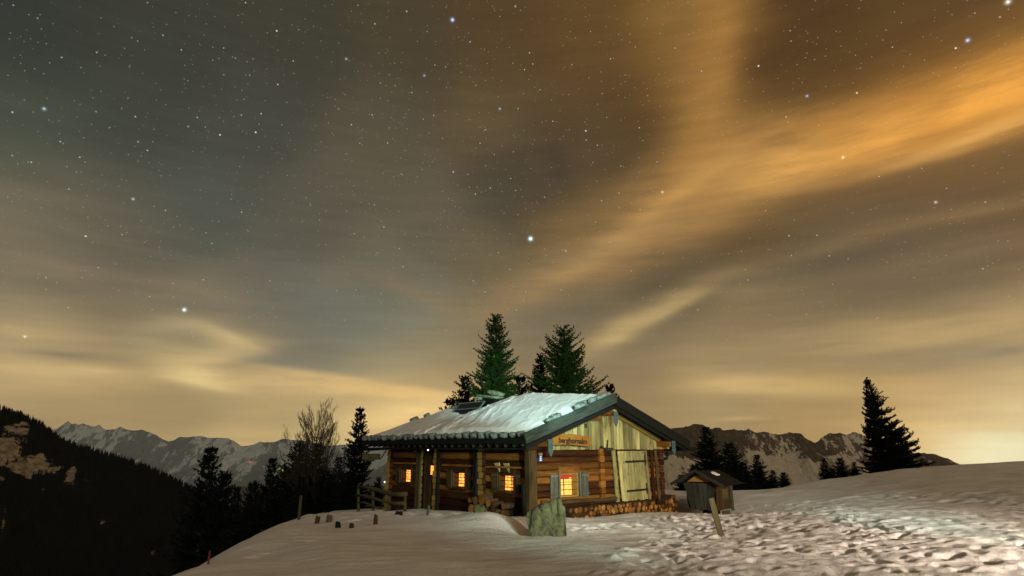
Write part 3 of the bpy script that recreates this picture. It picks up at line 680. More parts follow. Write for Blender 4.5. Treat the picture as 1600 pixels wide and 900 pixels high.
# gable wall and side wall of squared logs, their crossed ends standing out at the corner
GW = [(1.17, 2.03, .62, 1.37)]
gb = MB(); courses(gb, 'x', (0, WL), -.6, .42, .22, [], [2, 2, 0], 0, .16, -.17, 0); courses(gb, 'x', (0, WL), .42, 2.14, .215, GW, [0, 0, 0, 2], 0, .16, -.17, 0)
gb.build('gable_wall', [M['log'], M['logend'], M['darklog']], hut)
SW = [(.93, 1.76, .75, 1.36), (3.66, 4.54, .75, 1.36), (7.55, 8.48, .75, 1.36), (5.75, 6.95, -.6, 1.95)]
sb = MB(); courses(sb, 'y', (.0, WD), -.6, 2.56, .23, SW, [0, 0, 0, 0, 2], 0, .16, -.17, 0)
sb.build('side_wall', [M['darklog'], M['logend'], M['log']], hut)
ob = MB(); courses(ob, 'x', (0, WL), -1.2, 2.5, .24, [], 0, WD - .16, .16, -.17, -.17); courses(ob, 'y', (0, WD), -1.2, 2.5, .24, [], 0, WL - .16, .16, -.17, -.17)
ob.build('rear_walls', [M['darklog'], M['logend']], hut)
# stacks of crossed log ends
def end_stack(x, y, dirv, z0, z1, m, w=.2, out=.22):
    b = MB(); z = z0
    while z < z1:
        h = random.uniform(.19, .25); o = out * random.uniform(.75, 1.15)
        p = Vector((x, y, z + h / 2)); d = Vector(dirv)
        b.beam(p + d * .002, p + d * o, w * random.uniform(.85, 1.1), h - .015, .03, 0, None, endmi=1); z += h
    return b.build('log_ends', m, hut)
for yy in (9.3, 5.52, 2.6): end_stack(0, yy, (-1, 0, 0), -.4, 2.15, [M['darklog'], M['logend']], .3, .16)
end_stack(3.17, 0, (0, -1, 0), .42, 2.12, [M['log'], M['log']], .24, .10)
end_stack(6.62, .10, (0, -1, 0), -.5, 2.1, [M['darklog'], M['darklog']], .22, .14)
# corner post: a rough, split, bark-brown trunk hiding the corner joint
cpst = MB(); cpst.beam((-.10, -.03, -.6), (-.10, -.03, 2.42), .34, .34, .07, 0, .55, jit=.022, endmi=0); cpst.beam((-.29, .12, -.6), (-.28, .12, 1.1), .12, .14, .03, 1, .2, jit=.01)
cpst.build('corner_post', [M['post'], M['black']], hut)
# roof slopes with shingle courses
rs = MB()
def shingle_slope(mb, side):
    n = 15; x0, x1 = (EL, RX) if side < 0 else (ER, RX)
    for i in range(n):
        a = x0 + (x1 - x0) * i / n; b = x0 + (x1 - x0) * (i + 1.35) / n
        if (b - x1) * (x1 - x0) > 0: b = x1
        y = YF
        while y < YB:
            w = random.uniform(.5, 1.0); y2 = min(y + w, YB)
            za, zb = roofz(a) + .03 * 1, roofz(b) - .0
            mb.beam((a, (y + y2) / 2, za - .03), (b, (y + y2) / 2, zb - .03 - .02), y2 - y - .01, .03, 0, 0, None)
            y = y2
for s_ in (-1, 1):
    q = MB(); shingle_slope(q, s_)
    q.beam((EL if s_ < 0 else ER, (YF + YB) / 2, (ZE if s_ < 0 else ZE2) - .10), (RX, (YF + YB) / 2, ZR_ - .10), YB - YF - .06, .06, 0, 0, .3)
    q.build('roof_slope', M['black'], hut)
rb = MB()
for s_ in (-1, 1):
    for k in range(25):
        y = -.45 + k * .435
        e = EL + .06 if s_ < 0 else ER - .06; rt = random.random()
        r_ = MB(); r_.beam((e, y, roofz(e) - .21), (RX - .03 * s_ * -1, y, roofz(RX) - .21), .11, .14, .01, 0, rt, endmi=1); r_.build('rafter', [M['black'], M['grey']], hut)  # shade under the eave put into the black sides, ends left grey
for x, z, m2 in ((.12, 2.33, 'log'), (RX - .02, 3.40, 'log'), (6.45, 2.33, 'log')):
    q = MB(); q.beam((x, -.66, z), (x, 10.25, z), .2, .22, .03, 0, .6, endmi=1); q.build('purlin', [M[m2], M['logend']], hut)
def barge(xa, xb, y, drop, h, th, m, name, ext=0):
    q = MB(); q.beam((xa, y, roofz(xa) - drop), (xb, y, roofz(xb) - drop), th, h, .012, 0, .5, jit=.004); q.build(name, m, hut)
barge(EL - .10, RX, YF - .04, -.03, .34, .07, M['verge'], 'barge_board'); barge(ER + .08, RX, YF - .04, .08, .34, .07, M['black'], 'barge_board')
barge(EL - .02, RX, YF + .05, .27, .14, .08, M['black'], 'barge_batten'); barge(ER - .1, RX, YF + .05, .30, .13, .08, M['black'], 'barge_batten')
barge(EL + 1.0, RX - .02, -.12, .25, .13, .10, M['logend'], 'gable_rafter'); barge(ER - .9, RX + .02, -.12, .27, .16, .10, M['logend'], 'gable_rafter')
barge(RX + 1.6, RX + .05, YF + .10, .24, .11, .03, M['logend'], 'barge_lining')
q = MB(); q.beam((EL - .03, YF + .03, ZE - .07), (EL - .03, YB, ZE - .07), .06, .17, .01, 0, .4, jit=.006); q.build('eave_board', M['black'], hut)
q = MB(); q.beam((EL + .05, YF + .1, ZE - .30), (EL + .05, YB - .05, ZE - .30), .07, .06, .01, 0, .8, jit=.006); q.build('eave_batten', M['black'], hut)
q = MB(); q.beam((EL - .02, YB - .2, ZE - .36), (EL + 1.1, YB - .2, ZE - .30), .10, .12, .02, 0, .5); q.build('eave_bracket', M['black'], hut)
# wooden gutter along the far eave, poking out in front
q = MB(); q.tube([(ER + .16, YF - .25, ZE2 - .26), (ER + .16, YB, ZE2 - .2)], [.085, .085], 10, 0, 0, .4); q.build('gutter', M['black'], hut)
q = MB(); q.tube([(6.95, -.05, 2.02), (6.93, -.10, 1.88), (6.84, -.12, 1.80), (6.70, -.10, 1.77)], [.05, .05, .05, .05], 8, 0, 0, .4); q.build('gutter_bracket', M['black'], hut)
# wall plate ends at the top of the gable corners
q = MB(); q.beam((6.38, -.06, 2.20), (7.0, -.06, 2.20), .2, .14, .02, 0, .9); q.beam((6.38, -.06, 2.35), (7.12, -.06, 2.35), .2, .15, .02, 0, .7); q.build('wall_plate', M['logend'], hut)
q = MB(); q.beam((-.45, -.12, 2.18), (.55, -.12, 2.22), .18, .18, .02, 0, .3); q.build('wall_plate', M['darklog'], hut)
# pale vertical boarding of the gable
gbd = MB(); x = .30
while x < 6.36:
    w = random.uniform(.14, .24); x2 = min(x + w, 6.4); xm = (x + x2) / 2
    zt = min(roofz(x), roofz(x2)) - .26
    z0 = 2.125 + random.uniform(-.012, .012)
    o = -.03 - random.uniform(0, .008)
    if zt > z0 + .03: gbd.beam((xm, o, z0), (xm, o, zt), x2 - x - .016, .026, .004, 0, None, up=(0, 1, 0))
    x = x2
gbd.build('gable_boarding', M['board'], hut)
q = MB(); q.box((2.38, -.13, 3.10), (3.12, -.05, 3.37), 0, .4); q.build('ridge_board', M['log'], hut)
q = MB(); q.box((2.36, -.054, 2.86), (2.50, -.046, 2.99)); q.build('vent_hole', M['dark'], hut)
for x, z0, z1 in ((.10, 1.93, 2.44), (RX - .07, 2.90, 3.42), (6.46, 1.93, 2.44)):
    q = MB(); w = .11; c = [(x - w, z1), (x + w, z1), (x + w * .9, z0 + .24), (x + w * 1.02, z0 + .17), (x + .02, z0), (x - .02, z0), (x - w * 1.02, z0 + .17), (x - w * .9, z0 + .24)]
    q.prism(c[::-1], -.76, -.735, 0, .5)
    for zz in (.38, .24): q.tube([(x, -.775, z0 + zz), (x, -.76, z0 + zz)], [.016, .016], 6, 1)
    q.build('purlin_cover', [M['blueboard'], M['dark']], hut)
q = MB()
q.beam((3.05, -.10, 2.18), (3.75, -.11, 2.16), .03, .04, 0, 0); q.beam((3.42, -.12, 2.13), (3.46, -.12, 2.45), .03, .03, 0, 0); q.beam((3.1, -.12, 2.24), (3.35, -.12, 2.10), .03, .05, 0, 0); q.beam((3.2, -.1, 2.06), (3.6, -.1, 2.12), .03, .03, 0, 0)
q.build('iron_bracket', M['iron'], hut)
# big pale hay door, a little out of true
dr = MB(); nb = 9
for k in range(nb):
    a = k / nb; b = (k + 1) / nb; am = (a + b) / 2
    xt = 4.02 + 1.52 * am; xb = 4.14 + 1.46 * am
    dr.beam((xb, -.075 - random.uniform(0, .006), .36 + random.uniform(-.02, .02)), (xt, -.055, 2.07), 1.5 / nb - .016, .035, .005, 0, None, up=(0, 1, 0))
door = dr.build('hay_door', M['board'], hut)
for z in (1.69, .68):
    q = MB(); q.beam((4.40, -.105, z + .0), (5.58, -.105, z + .02), .016, .075, .006, 0, up=(0, 0, 1)); q.beam((5.52, -.105, z - .14), (5.52, -.105, z + .24), .02, .05, 0, 0, up=(0, 1, 0)); q.build('hinge', M['iron'], door)
q = MB(); q.beam((3.93, -.06, .34), (3.82, -.05, 2.1), .17, .07, .01, 0, .3, up=(0, 1, 0)); q.build('door_frame', M['board'], hut); q = MB(); q.beam((5.72, -.06, .34), (5.62, -.05, 2.1), .12, .07, .01, 0, .2, up=(0, 1, 0)); q.build('door_frame', M['board'], hut)
q = MB(); q.beam((4.2, -.05, 2.10), (5.6, -.05, 2.10), .05, .05, 0, 0, .2); q.build('door_rail', M['darklog'], hut); q = MB(); q.beam((3.95, -.07, .30), (5.9, -.07, .27), .14, .10, .02, 0, .2); q.build('door_rail', M['darklog'], hut)
q = MB(); q.beam((6.02, -.04, .3), (5.98, -.04, 2.08), .14, .07, .02, 0, .2, up=(0, 1, 0)); q.build('wall_batten', M['darklog'], hut); q = MB(); q.beam((6.33, -.05, -.3), (6.25, -.04, 2.1), .12, .07, .02, 1, .8, up=(0, 1, 0)); q.build('wall_batten', [M['darklog'], M['old']], hut)
q = MB(); q.beam((.3, -.04, .50), (3.9, -.05, .46), .10, .13, .02, 0, .4, jit=.006); q.build('sill_beam', M['old'], hut)
# lit windows, set back in the log openings
def panemat(name, gable):
    m, g, bs = new_mat(name)
    tc = g.n.new('ShaderNodeTexCoord').outputs['Generated']
    n = g.noise(g.mapping(tc, scale=(4, 4, 3)), 1.6, 3, .6)
    c = g.mix(g.rng(n, .35, .65), (1., .19, .016, 1), (1., .37, .065, 1))
    s = g.rng(n, .3, .7, 1.4, 3.3)
    if gable:
        dist = g.v('DISTANCE', tc, (.42, .5, .22)); f = g.rng(dist, .08, .55, 1., 0., True)
        c = g.mix(f, (1, .42, .07, 1), (1, .80, .42, 1)); s = g.m('ADD', g.m('MULTIPLY', f, 7.), g.rng(n, .3, .7, 1.3, 2.6))
    g.l.new(c, bs.inputs['Emission Color']); g.l.new(s, bs.inputs['Emission Strength']); bs.inputs['Base Color'].default_value = (.05, .03, .02, 1)
    return m
M['pane'] = panemat('lamplit_pane', False); M['pane_g'] = panemat('lamplit_gable_pane', True)
def window(axis_, a, b, c, d, gable=False, tri=False):
    """axis_ 'x': in the gable wall, 'y': in the side wall; a..b along, c..d height"""
    def P(u, o, z): return (u, o, z) if axis_ == 'x' else (o, u, z)
    fr = MB(); t = .045
    def bar(u0, u1, z0, z1, o0, o1, mb, mi=0, tint=.4):
        p, q_ = P(u0, o0, z0), P(u1, o1, z1); mb.box(tuple(map(min, p, q_)), tuple(map(max, p, q_)), mi, tint)
    for (u0, u1, z0, z1) in ((a, a + t, c, d), (b - t, b, c, d), (a + t, b - t, d - t, d), (a + t, b - t, c, c + t)): bar(u0, u1, z0, z1, -.01, .30, fr)
    bar(a - .06, b + .06, d - .01, d + .21, -.03, .12, lt := MB(), 0, .5)
    w = fr.build('window', M['old'] if not gable else M['logend'], hut)
    lt.build('lintel', M['log'] if gable else M['darklog'], w)
    pn = MB(); bar(a + t, b - t, c + t, d - t, .27, .285, pn); pn.build('pane', M['pane_g'] if gable else M['pane'], w)
    mu = MB(); k = (a + b) / 2
    bar(k - .013, k + .013, c + t, d - t, .243, .263, mu)
    for f in ((.2, .4, .62, .82) if not gable else (.25, .5, .78)): z = c + t + (d - c - 2 * t) * f; bar(a + t, b - t, z - .010, z + .010, .245, .261, mu)
    for f in (.30, .62): z = c + (d - c) * f; bar(a, b, z - .007, z + .007, .02, .034, mu)
    mu.build('window_bars', M['iron'], w)
    sl = MB(); bar(a - .08, b + .08, c - .055, c - .005, -.09, .02, sl); sl.build('sill', M['darklog'] if not gable else M['log'], w)
    for s_, (u0, u1) in ((0, (a - .40, a - .10)), (1, (b + .14, b + .46))):
        if not gable: u0, u1 = (a - .34, a - .06) if s_ == 0 else (b + .06, b + .34)
        elif s_ == 0: u0, u1 = a - .44, a - .12
        sh = MB(); n = 3
        for kk in range(n): bar(u0 + (u1 - u0) * kk / n, u0 + (u1 - u0) * (kk + 1) / n - .006, c - .02, d + .0, -.045, -.018, sh, 0, None)
        bar(u0, u1, c + .06, c + .11, -.065, -.046, sh); bar(u0 - .01, u1 + .01, d - .10, d - .04, -.07, -.046, sh, 0, .9)
        sh.build('shutter', M['grey'] if gable else M['old'], w)
    if gable:
        for u0, u1, tn in ((a - .085, a - .015, .8), (b + .015, b + .085, .6)):
            cs = MB(); bar(u0, u1, c - .02, d + .05, -.075, -.012, cs, 0, tn); cs.build('jamb_board', M['grey'], w)
        cu = MB(); n = 9
        for kk in range(n):
            u0 = a + t + (b - a - 2 * t) * kk / n; u1 = a + t + (b - a - 2 * t) * (kk + 1) / n; f = abs((kk + .5) / n - .5) * 2
            bar(u0, u1 - .004, d - .15 - .05 * (1 - f) + .01 * (kk % 2), d - t, .195 + .012 * (kk % 2), .21 + .012 * (kk % 2), cu)
        cu.build('curtain', M['curtain'], w)
    else:
        for u0, u1, z0, z1, tn in ((a - .05, a - .003, c - .02, d + .05, .8), (b + .003, b + .05, c - .02, d + .05, .7), (a - .1, b + .12, d + .06, d + .10, .2)):
            cs = MB(); bar(u0, u1, z0, z1, -.05, -.012, cs, 0, tn); cs.build('jamb_board', M['old'], w)
    return w
window('x', 1.17, 2.03, .62, 1.37, True)
for a, b in ((.93, 1.76), (3.66, 4.54), (7.55, 8.48)): window('y', a, b, .75, 1.36)
# horizontal rail above the side windows
for y0, y1 in ((.3, 2.4), (2.8, 5.2), (7.2, 9.1)):
    q = MB(); q.beam((-.04, y0, 1.56), (-.04, y1, 1.55), .09, .07, .015, 0, .8, jit=.004); q.build('wall_rail', M['log'], hut)
# two carved triangular boards above the near side window
for y0 in (1.12, 1.62):
    q = MB(); q.v += [(-.06, y0, 1.40), (-.06, y0 + .02, 1.70), (-.06, y0 + .34, 1.68), (-.03, y0, 1.40), (-.03, y0 + .02, 1.70), (-.03, y0 + .34, 1.68)]
    q.f += [[0, 1, 2], [5, 4, 3], [0, 3, 4, 1], [1, 4, 5, 2], [2, 5, 3, 0]]; q.uv += [[(0, 0), (.3, 0), (.3, .3)]] * 2 + [[(0, 0), (.1, 0), (.1, .1), (0, .1)]] * 3; q.mi += [0] * 5; q.t += [.7] * 6; q.sm += [False] * 5
    q.build('carved_board', M['board'], hut)
# entrance recess with plank door standing open
q = MB(); q.box((.16, 5.6, -.6), (.2, 7.1, 2.1)); q.build('door_recess', M['dark'], hut)
q = MB()
for k, (y, w, tn) in enumerate(((7.02, .2, .9), (6.84, .15, .5))): q.beam((-.05 - .02 * k, y, -.35), (-.05 - .02 * k, y - .03, 1.98), .07, w, .015, 0, tn, up=(0, 1, 0), jit=.006)
q.build('door_post', M['rail'], hut)
dd = MB()
for k in range(6): y = 5.86 + k * .15; dd.beam((.07, y, -.4), (.07, y, 1.92 if k not in (1, 2) else 1.14), .03, .142, .005, 0, None, up=(0, 1, 0))
for k in (1, 2): y = 5.86 + k * .15; dd.beam((.07, y, 1.52), (.07, y, 1.92), .03, .142, .005, 0, None, up=(0, 1, 0))
ed = dd.build('entrance_door', M['old'], hut)
q = MB(); q.box((.09, 5.95, 1.16), (.10, 6.22, 1.50)); q.build('pane', M['pane'], ed)
q = MB(); q.beam((-.10, 5.72, -.4), (-.02, 5.66, 1.95), .05, .06, .015, 0, .9, up=(0, 1, 0), jit=.006); q.build('wall_post', M['rail'], hut); q = MB(); q.beam((-.16, 5.30, -.4), (-.16, 5.28, 2.15), .10, .12, .02, 1, .5, up=(0, 1, 0)); q.build('wall_post', [M['rail'], M['black']], hut); q = MB(); q.beam((-.16, 2.86, -.4), (-.16, 2.86, 2.3), .10, .22, .02, 1, .5, up=(0, 1, 0)); q.build('wall_post', [M['rail'], M['black']], hut)
for y in (6.9, 6.35):
    q = MB(); q.tube([(-.24, y, 2.0), (-.24, y, 2.12)], [.09, .07], 8); q.build('post_head', M['rail'], hut)
# chimney wrapped in black boards under tilted stone slabs
ch = MB(); ch.box((3.35, 6.4, 3.5), (4.05, 7.2, 4.30)); chim = ch.build('chimney', M['black'], hut)
def rock(name, size, seed, mat, parent=None, sub=3, flat=.15, amp=.22):
    me = bpy.data.meshes.new(name); import bmesh
    bm = bmesh.new(); bmesh.ops.create_icosphere(bm, subdivisions=sub, radius=1)
    o_ = Vector((seed * 3.1, seed * 1.7, seed * .9))
    for v in bm.verts:
        p = v.co.copy(); n = mnoise.noise(p * 1.1 + o_) * amp * 1.6 + mnoise.noise(p * 2.7 + o_) * amp * .6
        q_ = Vector(tuple(math.copysign(abs(c) ** .62, c) for c in p)) * .86
        q_ = q_ * (1 + n); v.co = Vector((q_.x * size[0] / 2, q_.y * size[1] / 2, q_.z * size[2] / 2))
    bm.to_mesh(me); bm.free(); me.materials.append(mat)
    for p in me.polygons: p.use_smooth = sub > 2
    o = bpy.data.objects.new(name, me); COL.objects.link(o)
    if parent: o.parent = parent
    return o
for loc, size, rot, sd in (((3.55, 6.5, 4.56), (.45, 1.15, .24), (R(12), 0, R(8)), 3), ((3.5, 6.9, 4.42), (.6, 1.9, .15), (R(8), 0, R(4)), 5), ((3.35, 7.55, 4.38), (.4, .5, .2), (0, 0, 0), 8)):
    s_ = rock('cap_stone', size, sd, M['slab'], chim); s_.location = loc; s_.rotation_euler = rot

# snow lying on the near slope
def roof_snow():
    xs = np.linspace(EL + .24, RX + .35, 150); ys = np.linspace(-.24, YB - .05, 330)
    A, B = np.meshgrid(xs, ys, indexing='ij')
    t = .17 + .32 * np.exp(-((B - 3.9) / 2.0) ** 2) * (.35 + .65 * sstep(-.6, 1.8, A)) + .08 * np.exp(-((B - 1.4) / 1.2) ** 2) + .05 * (fbm(A * .8, B * .8, 3, 12) - .5)
    t = t - .2 * np.exp(-((B - 7.0) / .9) ** 2 - ((A - 2.9) / 1.2) ** 2)
    slide = A * 1.0 + B * .62
    rp = ridged(slide * .55 + fbm(A * .7, B * .7, 3, 4) * .8, (B - A * .55) * 2.6 + fbm(A * 1.2, B * 1.2, 3, 8) * 1.6, 4, 33, .55)
    t = t + (.026 + .085 * np.exp(-((B - 5.2) / 1.5) ** 2)) * (rp - .5) + .012 * (fbm(A * 6, B * 6, 2, 50) - .5)
    e = np.minimum.reduce([(A - xs[0]) / .17, (B - ys[0]) / .75, (ys[-1] - B) / .3, np.ones_like(A)]); e = np.clip(e, 0, 1); e = np.sqrt(np.clip(1 - (1 - e) ** 2, 0, 1))
    wob = (fbm(A * 2.2, B * 2.2, 3, 71) - .5) * .10
    zr = np.where(A <= RX, ZE + (A - EL) * SL, ZR_ - (A - RX) * SR)
    T = np.maximum(t * e, 0)
    T = np.where(A > RX, T * np.clip(1 - (A - RX) / .34, 0, 1) ** .5, T)
    B2 = B + wob * (1 - e); A2 = A + wob * (1 - e)
    top = np.stack([A2.ravel(), B2.ravel(), (zr + .02 + T).ravel()], 1)
    nu, nv = A.shape; bot = np.stack([A2.ravel(), B2.ravel(), (zr - .0 + 0 * T).ravel()], 1)
    F = grid_faces(nu, nv); idx = np.arange(nu * nv).reshape(nu, nv); n = nu * nv
    per = list(idx[:, 0]) + list(idx[-1, 1:]) + list(idx[-2::-1, -1]) + list(idx[0, -2:0:-1])
    per = np.array(per); nx = np.roll(per, -1)
    side = np.stack([per, per + n, nx + n, nx], 1)
    o = from_np('roof_snow', np.concatenate([top, bot]), np.concatenate([F, F[:, ::-1] + n, side]), M['roofsnow'], smooth=True)
    o.matrix_world = HM
    tag(o, 'thick rippled snow blanket lying on the hut roof between the rows of stones', 'snow')
roof_snow()
# weighting stones
random.seed(21)
protos = []
def place_stone(x, y, dz, size, rz, label, group, seed):
    o = rock('roof_stone', size, seed, M['stone'], None, 3, amp=.2)
    o.location = hw(x, y, roofz(x) + dz); o.rotation_euler = (random.uniform(-.2, .2), R(-16) if x < RX else R(16), HA + rz)
    tag(o, label, 'stone', group); return o
y = -.42; k = 0
while y < YB - .1:
    w = random.uniform(.24, .46)
    place_stone(EL + .13 + random.uniform(-.04, .05), y + w / 2, .09, (random.uniform(.24, .36), w * .92, random.uniform(.17, .29)), random.uniform(-.15, .15), 'rounded grey stone in the row along the lower eave of the snowy roof', 'stones along the eave', 30 + k)
    y += w + random.uniform(.03, .10); k += 1
for x, y, s, lb in ((.75, -.52, (.42, .36, .22), 'flat grey stone on the lower half of the gable verge, beside the snow edge'), (.42, -.5, (.36, .28, .12), 'thin dark slab stone lowest on the gable verge above the carved sign'), (1.85, -.52, (.55, .40, .28), 'largest squared grey stone halfway up the left gable verge'),
                    (2.22, -.30, (.34, .30, .2), 'small grey stone on the snow edge just below the ridge stones'), (2.5, -.5, (.36, .34, .26), 'light rounded stone first of the cluster below the roof peak'), (2.82, -.52, (.34, .36, .22), 'grey stone second in the cluster below the roof peak'), (3.1, -.5, (.36, .36, .26), 'pale stone next to the roof peak'), (3.38, -.48, (.34, .3, .2), 'grey stone on the very peak of the gable roof'), (5.55, -.5, (.3, .26, .18), 'single small stone on the dark right slope of the hut roof'),
                    (3.2, 9.0, (.45, .5, .3), 'dark stone on the ridge at the far end of the hut roof'), (1.6, 10.05, (.5, .45, .26), 'dark stone on the far verge of the hut roof'), (2.3, 10.1, (.34, .3, .2), 'small dark stone high on the far verge of the hut roof')):
    place_stone(x, y + .16, .17, (s[0], s[1], s[2] * 1.15), random.uniform(-.3, .3), lb, 'stones on the roof verge', 100 + int(x * 37))
# solar panel leaning on the ridge
sp = empty('solar_panel', hw(2.35, 7.4, roofz(2.35) + .06), HA)
tag(sp, 'tilted dark solar panel with grey frame standing on the roof snow by the chimney', 'solar panel')
ct, stt = math.cos(R(46)), math.sin(R(46)); H = .78
def sp_pt(u, w, o=0): return (w * ct - o * stt, u, w * stt + o * ct)
q = MB()
for w in (0, H * .48, H): q.beam(sp_pt(-.95, w), sp_pt(.95, w), .04, .05, 0, 0, .5)
for u in (-.95, .95): q.beam(sp_pt(u, 0), sp_pt(u, H), .04, .05, 0, 0, .5)
q.build('panel_frame', M['alu'], sp)
for w0, w1 in ((.03, .35), (.40, .75)):
    q = MB(); q.beam(sp_pt(-.93, (w0 + w1) / 2), sp_pt(.93, (w0 + w1) / 2), w1 - w0, .02, 0, 0, .5, up=sp_pt(0, 0, 1)); q.build('solar_cell', M['cell'], sp)
q = MB(); q.v += [(0, .98, -.05), (H * ct, .98, H * stt), (.5, .98, -.05), (0, 1.02, -.05), (H * ct, 1.02, H * stt), (.5, 1.02, -.05)]
q.f += [[0, 1, 2], [5, 4, 3], [0, 3, 4, 1], [1, 4, 5, 2], [2, 5, 3, 0]]; q.uv += [[(0, 0), (.3, 0), (.3, .3)]] * 2 + [[(0, 0), (.1, 0), (.1, .1), (0, .1)]] * 3; q.mi += [0] * 5; q.t += [.7] * 6; q.sm += [False] * 5
q.build('side_board', M['rail'], sp)

# carved name board
def text_mesh(s, size, ext):
    cu = bpy.data.curves.new('text', 'FONT'); cu.body = s; cu.size = size; cu.extrude = ext; cu.align_x = 'CENTER'; cu.align_y = 'CENTER'; cu.resolution_u = 3; cu.offset = .006 * size / .2
    o = bpy.data.objects.new('text', cu); COL.objects.link(o)
    bpy.context.view_layer.update()
    me = bpy.data.meshes.new_from_object(o.evaluated_get(bpy.context.evaluated_depsgraph_get()))
    bpy.data.objects.remove(o)
    vs = [tuple(v.co) for v in me.vertices]; fs = [tuple(p.vertices) for p in me.polygons]; bpy.data.meshes.remove(me)
    return vs, fs
def add_text(mb, s, size, place, mi, sx=1.):
    vs, fs = text_mesh(s, size, .006)
    mb.add([place(x * sx, y, z) for x, y, z in vs], fs, [[(0, 0)] * len(f) for f in fs], mi, .5)
sg = MB()
top = [(-.90 + 1.8 * k / 14, .135 + .075 * (1 - ((k - 6) / 8) ** 2) if k < 14 else .06) for k in range(15)]
bt = [(.90, -.13), (.82, -.17), (.45, -.155), (0, -.13), (-.45, -.14), (-.86, -.165), (-.92, -.10)]
sg.prism((top + bt)[::-1], -.02, .02, 0, .5)
sg.prism([(.90, -.13), (.82, -.17), (.45, -.155), (0, -.13), (-.45, -.14), (-.86, -.165), (-.86, -.19), (-.45, -.165), (0, -.155), (.45, -.18), (.82, -.195)], -.022, .03, 2, .5)
add_text(sg, 'berghornalm', .255, lambda x, y, z: (x + .04, -.024 - z, y - .015), 1, 1.02)
sg = sg.build('name_sign', [M['signw'], M['letter'], M['rail']])
sg.location = hw(1.50, -.28, 2.42); sg.rotation_euler = (0, R(1.5), HA)
tag(sg, 'curved orange wooden name board lettered berghornalm under the left roof verge', 'sign')
npl = empty('number_plate', hw(.31, -.03, 1.86), HA); tag(npl, 'small blue house number plate on the corner of the hut', 'number plate')
q = MB(); q.box((-.07, -.012, -.10), (.07, -.002, .09), 0, .5); q.box((-.052, -.016, -.075), (.052, -.0125, -.055), 1, .5)
add_text(q, '2', .15, lambda x, y, z: (x, -.0135 - z * .3, y + .015), 1); q.build('plate', [M['blue'], M['white']], npl)
q = MB(); q.box((-.075, -.02, .10), (.08, 0, .17), 0, .6); q.build('small_board', M['logend'], npl)

# bulb under the eave, hanging flap at the far corner
bl = empty('eave_lamp', hw(-.30, 5.85, 2.10), HA); tag(bl, 'tiny bare white bulb hanging under the eave above the entrance', 'lamp')
q = MB(); q.tube([(0, 0, .02), (0, 0, .14)], [.02, .02], 6); q.build('holder', M['iron'], bl)
b_ = rock('bulb', (.055, .055, .055), 1, M['bulb'], bl, 2, amp=0)
hf = empty('hanging_board', hw(-.70, 10.0, 2.1), HA); tag(hf, 'dark green board hanging on two straps below the far end of the eave', 'board')
q = MB(); q.beam((-.32, .1, -.42), (-.0, .1, 0), .03, .04, 0, 0); q.build('strap', M['black'], hf)
q = MB(); q.beam((.50, .0, -.42), (.80, .0, 0), .03, .04, 0, 0); q.build('strap', M['black'], hf)
q = MB(); q.beam((-.34, .05, -.30), (.52, .05, -.30), .04, .26, 0, 0, .4, up=(.5, 0, .9)); q.build('panel', M['rail'], hf)

# ------------------------------------------------------------------ firewood
random.seed(5)
def firelog(seed):
    q = MB(); rr = random.Random(seed); n = 9; cut = rr.random() < .45
    prof = []
    for k in range(n):
        a = 6.283 * k / n; r = .075 * rr.uniform(.86, 1.12)
        if cut and math.sin(a + seed) > .35: r *= .62
        prof.append((r * math.cos(a), r * math.sin(a)))
    L = .38; vs = []
    for yy, s in ((0, .94), (.012, 1), (L, 1)): vs += [(x * s, yy, z * s) for x, z in prof]
    fs = []; us = []; mi = []
    for k in range(2):
        for i in range(n):
            j = (i + 1) % n; fs.append((k * n + i, (k + 1) * n + i, (k + 1) * n + j, k * n + j)); us.append([(0, i * .05), (.4, i * .05), (.4, i * .05 + .05), (0, i * .05 + .05)])
    q.add(vs, fs, us, 1, .5)
    q.f.append(list(range(n))); q.uv.append([(x * 4 + seed, z * 4) for x, z in prof]); q.mi.append(0); q.sm.append(False)
    q.f.append([2 * n + i for i in range(n)][::-1]); q.uv.append([(x * 4, z * 4) for x, z in prof][::-1]); q.mi.append(0); q.sm.append(False)
    o = q.build('firewood_log', [M['fire'], M['bark']])
    me = o.data; a = me.attributes['tint']; t = rr.random(); a.data.foreach_set('value', [t] * len(me.vertices))
    COL.objects.unlink(o)
    return o
FP = [firelog(k) for k in range(14)]
def put_log(pt, sc, label, group, rz):
    o = random.choice(FP).copy(); COL.objects.link(o); o.location = pt; o.scale = (sc, 1, sc)
    o.rotation_euler = (0, random.uniform(0, 6.28), rz); tag(o, label, 'firewood', group)
row = 0; z = -.30
while z < .66:
    x = 1.25 + (row % 2) * .07
    while x < 6.85:
        top_ = .36 if x < 5.2 else (.36 + (x - 5.2) * -.12 if x < 6.0 else .25 + (x - 6.0) * .5)
        sc = random.uniform(.85, 1.5)
        if z + .06 < top_ + random.uniform(-.05, .03):
            p = hw(x + random.uniform(-.012, .012), -.45 + random.uniform(-.05, .04), z + random.uniform(-.012, .012))
            if p.z > zs(p.x, p.y) - .10 : put_log((p.x, p.y, p.z), sc, 'split firewood log in the long stack under the gable wall', 'firewood stacked under the gable', HA)
        x += .16
    z += .138; row += 1
for y, z, s in ((2.72, .16, 2.2), (2.34, .20, 2.4), (1.98, .12, 2.2), (1.62, .16, 2.2), (2.52, .48, 2.2), (2.14, .50, 2.5), (1.80, .42, 1.7), (1.30, .12, 1.9), (1.02, .16, 1.5), (.98, .38, 1.4), (2.86, .42, 1.4), (1.48, .40, 1.3)):
    p = hw(-.42, y, z); put_log(tuple(p), s, 'thick round log piled against the side wall below the near window', 'round logs by the side wall', HA - math.pi / 2)
for o in FP: bpy.data.objects.remove(o)

